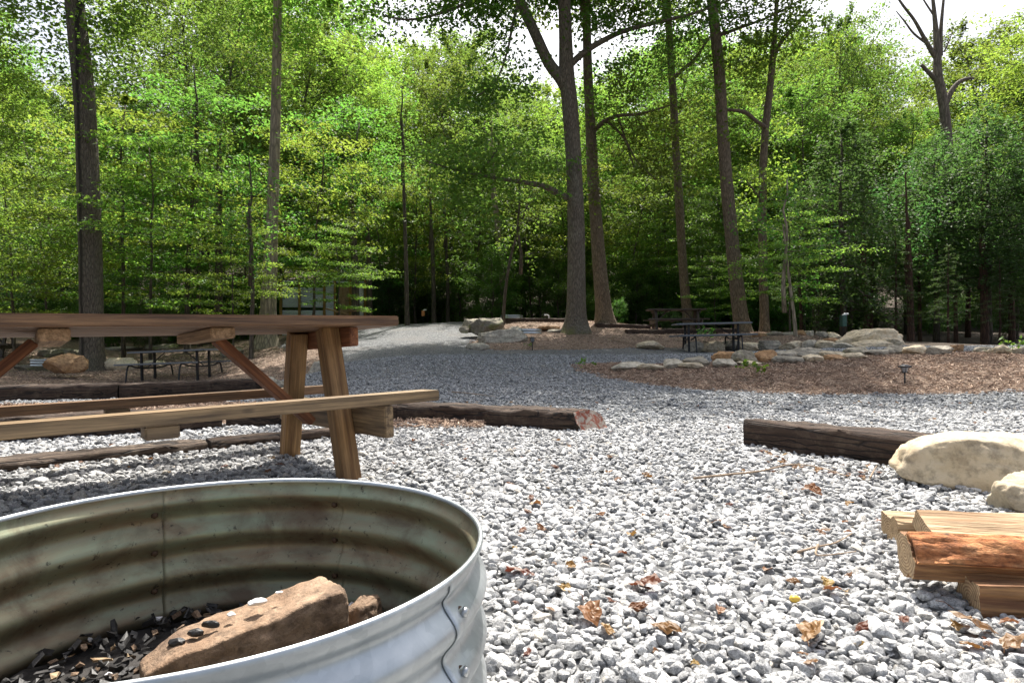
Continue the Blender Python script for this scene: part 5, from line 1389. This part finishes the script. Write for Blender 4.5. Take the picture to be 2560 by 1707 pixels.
# wooded hillside far behind, one mass
def hill_wood():
    r = np.random.default_rng(3); n = 2600
    y = r.uniform(75, 230, n); x = r.uniform(-1, 1, n) * (y * .95 + 20); z = zt(x, y)
    LV = []
    for i in range(n):
        h = r.uniform(9, 16); m = 70; s = 1.5 + h * .12
        u = r.normal(0, 1, (m, 3)); u /= np.linalg.norm(u, axis=1)[:, None]
        pp = np.array([x[i], y[i], z[i] + h * .6]) + u * np.array([s * 1.3, s * 1.3, h * .42]) * r.uniform(.6, 1.0, (m, 1))
        LV.append(leaf_geo(pp, r.normal(0, 1, (m, 3)), u + r.normal(0, .5, (m, 3)), r.uniform(.7, 1.3, m), .8))
    o = leaf_obj('hillside_wood', np.concatenate(LV), M['lf_mid'], None)
    props(o, 'hazy wooded hillside far behind the clearing', 'woodland', kind='stuff')
hill_wood()

# ------------------------------------------------------------------ light, sky, camera
az = math.atan2(.13, .99); el = R(62)          # azimuth from +Y towards +X
sd = Vector((math.sin(az) * math.cos(el), math.cos(az) * math.cos(el), math.sin(el)))
ld = bpy.data.lights.new('sun', 'SUN'); ld.energy = 5.0; ld.angle = R(.5); ld.color = (1.0, .95, .87)
lo = bpy.data.objects.new('sun', ld); COL.objects.link(lo); lo.rotation_euler = sd.to_track_quat('Z', 'Y').to_euler()
w = bpy.data.worlds.new('World'); scene.world = w; w.use_nodes = True
nt = w.node_tree; sk = nt.nodes.new('ShaderNodeTexSky'); sk.sky_type = 'NISHITA'; sk.sun_disc = False
sk.sun_elevation = el; sk.sun_rotation = az; sk.air_density = 1.0; sk.dust_density = 6.0; sk.ozone_density = 1.0
bg = nt.nodes['Background']; hs = nt.nodes.new('ShaderNodeHueSaturation'); hs.inputs['Saturation'].default_value = .6
nt.links.new(sk.outputs[0], hs.inputs['Color']); nt.links.new(hs.outputs[0], bg.inputs['Color']); bg.inputs['Strength'].default_value = .115

cd = bpy.data.cameras.new('camera'); cam = bpy.data.objects.new('camera', cd); COL.objects.link(cam)
cam.location = (0, 0, CH); cam.rotation_euler = (R(90), 0, 0)
cd.sensor_width = 36; cd.lens = F / 2560 * 36; cd.shift_y = (YH - 853.5) / 2560; cd.clip_start = .05; cd.clip_end = 2000
scene.camera = cam
scene.render.resolution_x, scene.render.resolution_y = 1024, 682
scene.view_settings.view_transform = 'Standard'; scene.view_settings.look = 'None'
scene.view_settings.exposure = 1.1; scene.view_settings.gamma = 1.0
scene.render.engine = 'CYCLES'
scene.cycles.max_bounces = 10; scene.cycles.transmission_bounces = 8; scene.cycles.diffuse_bounces = 5
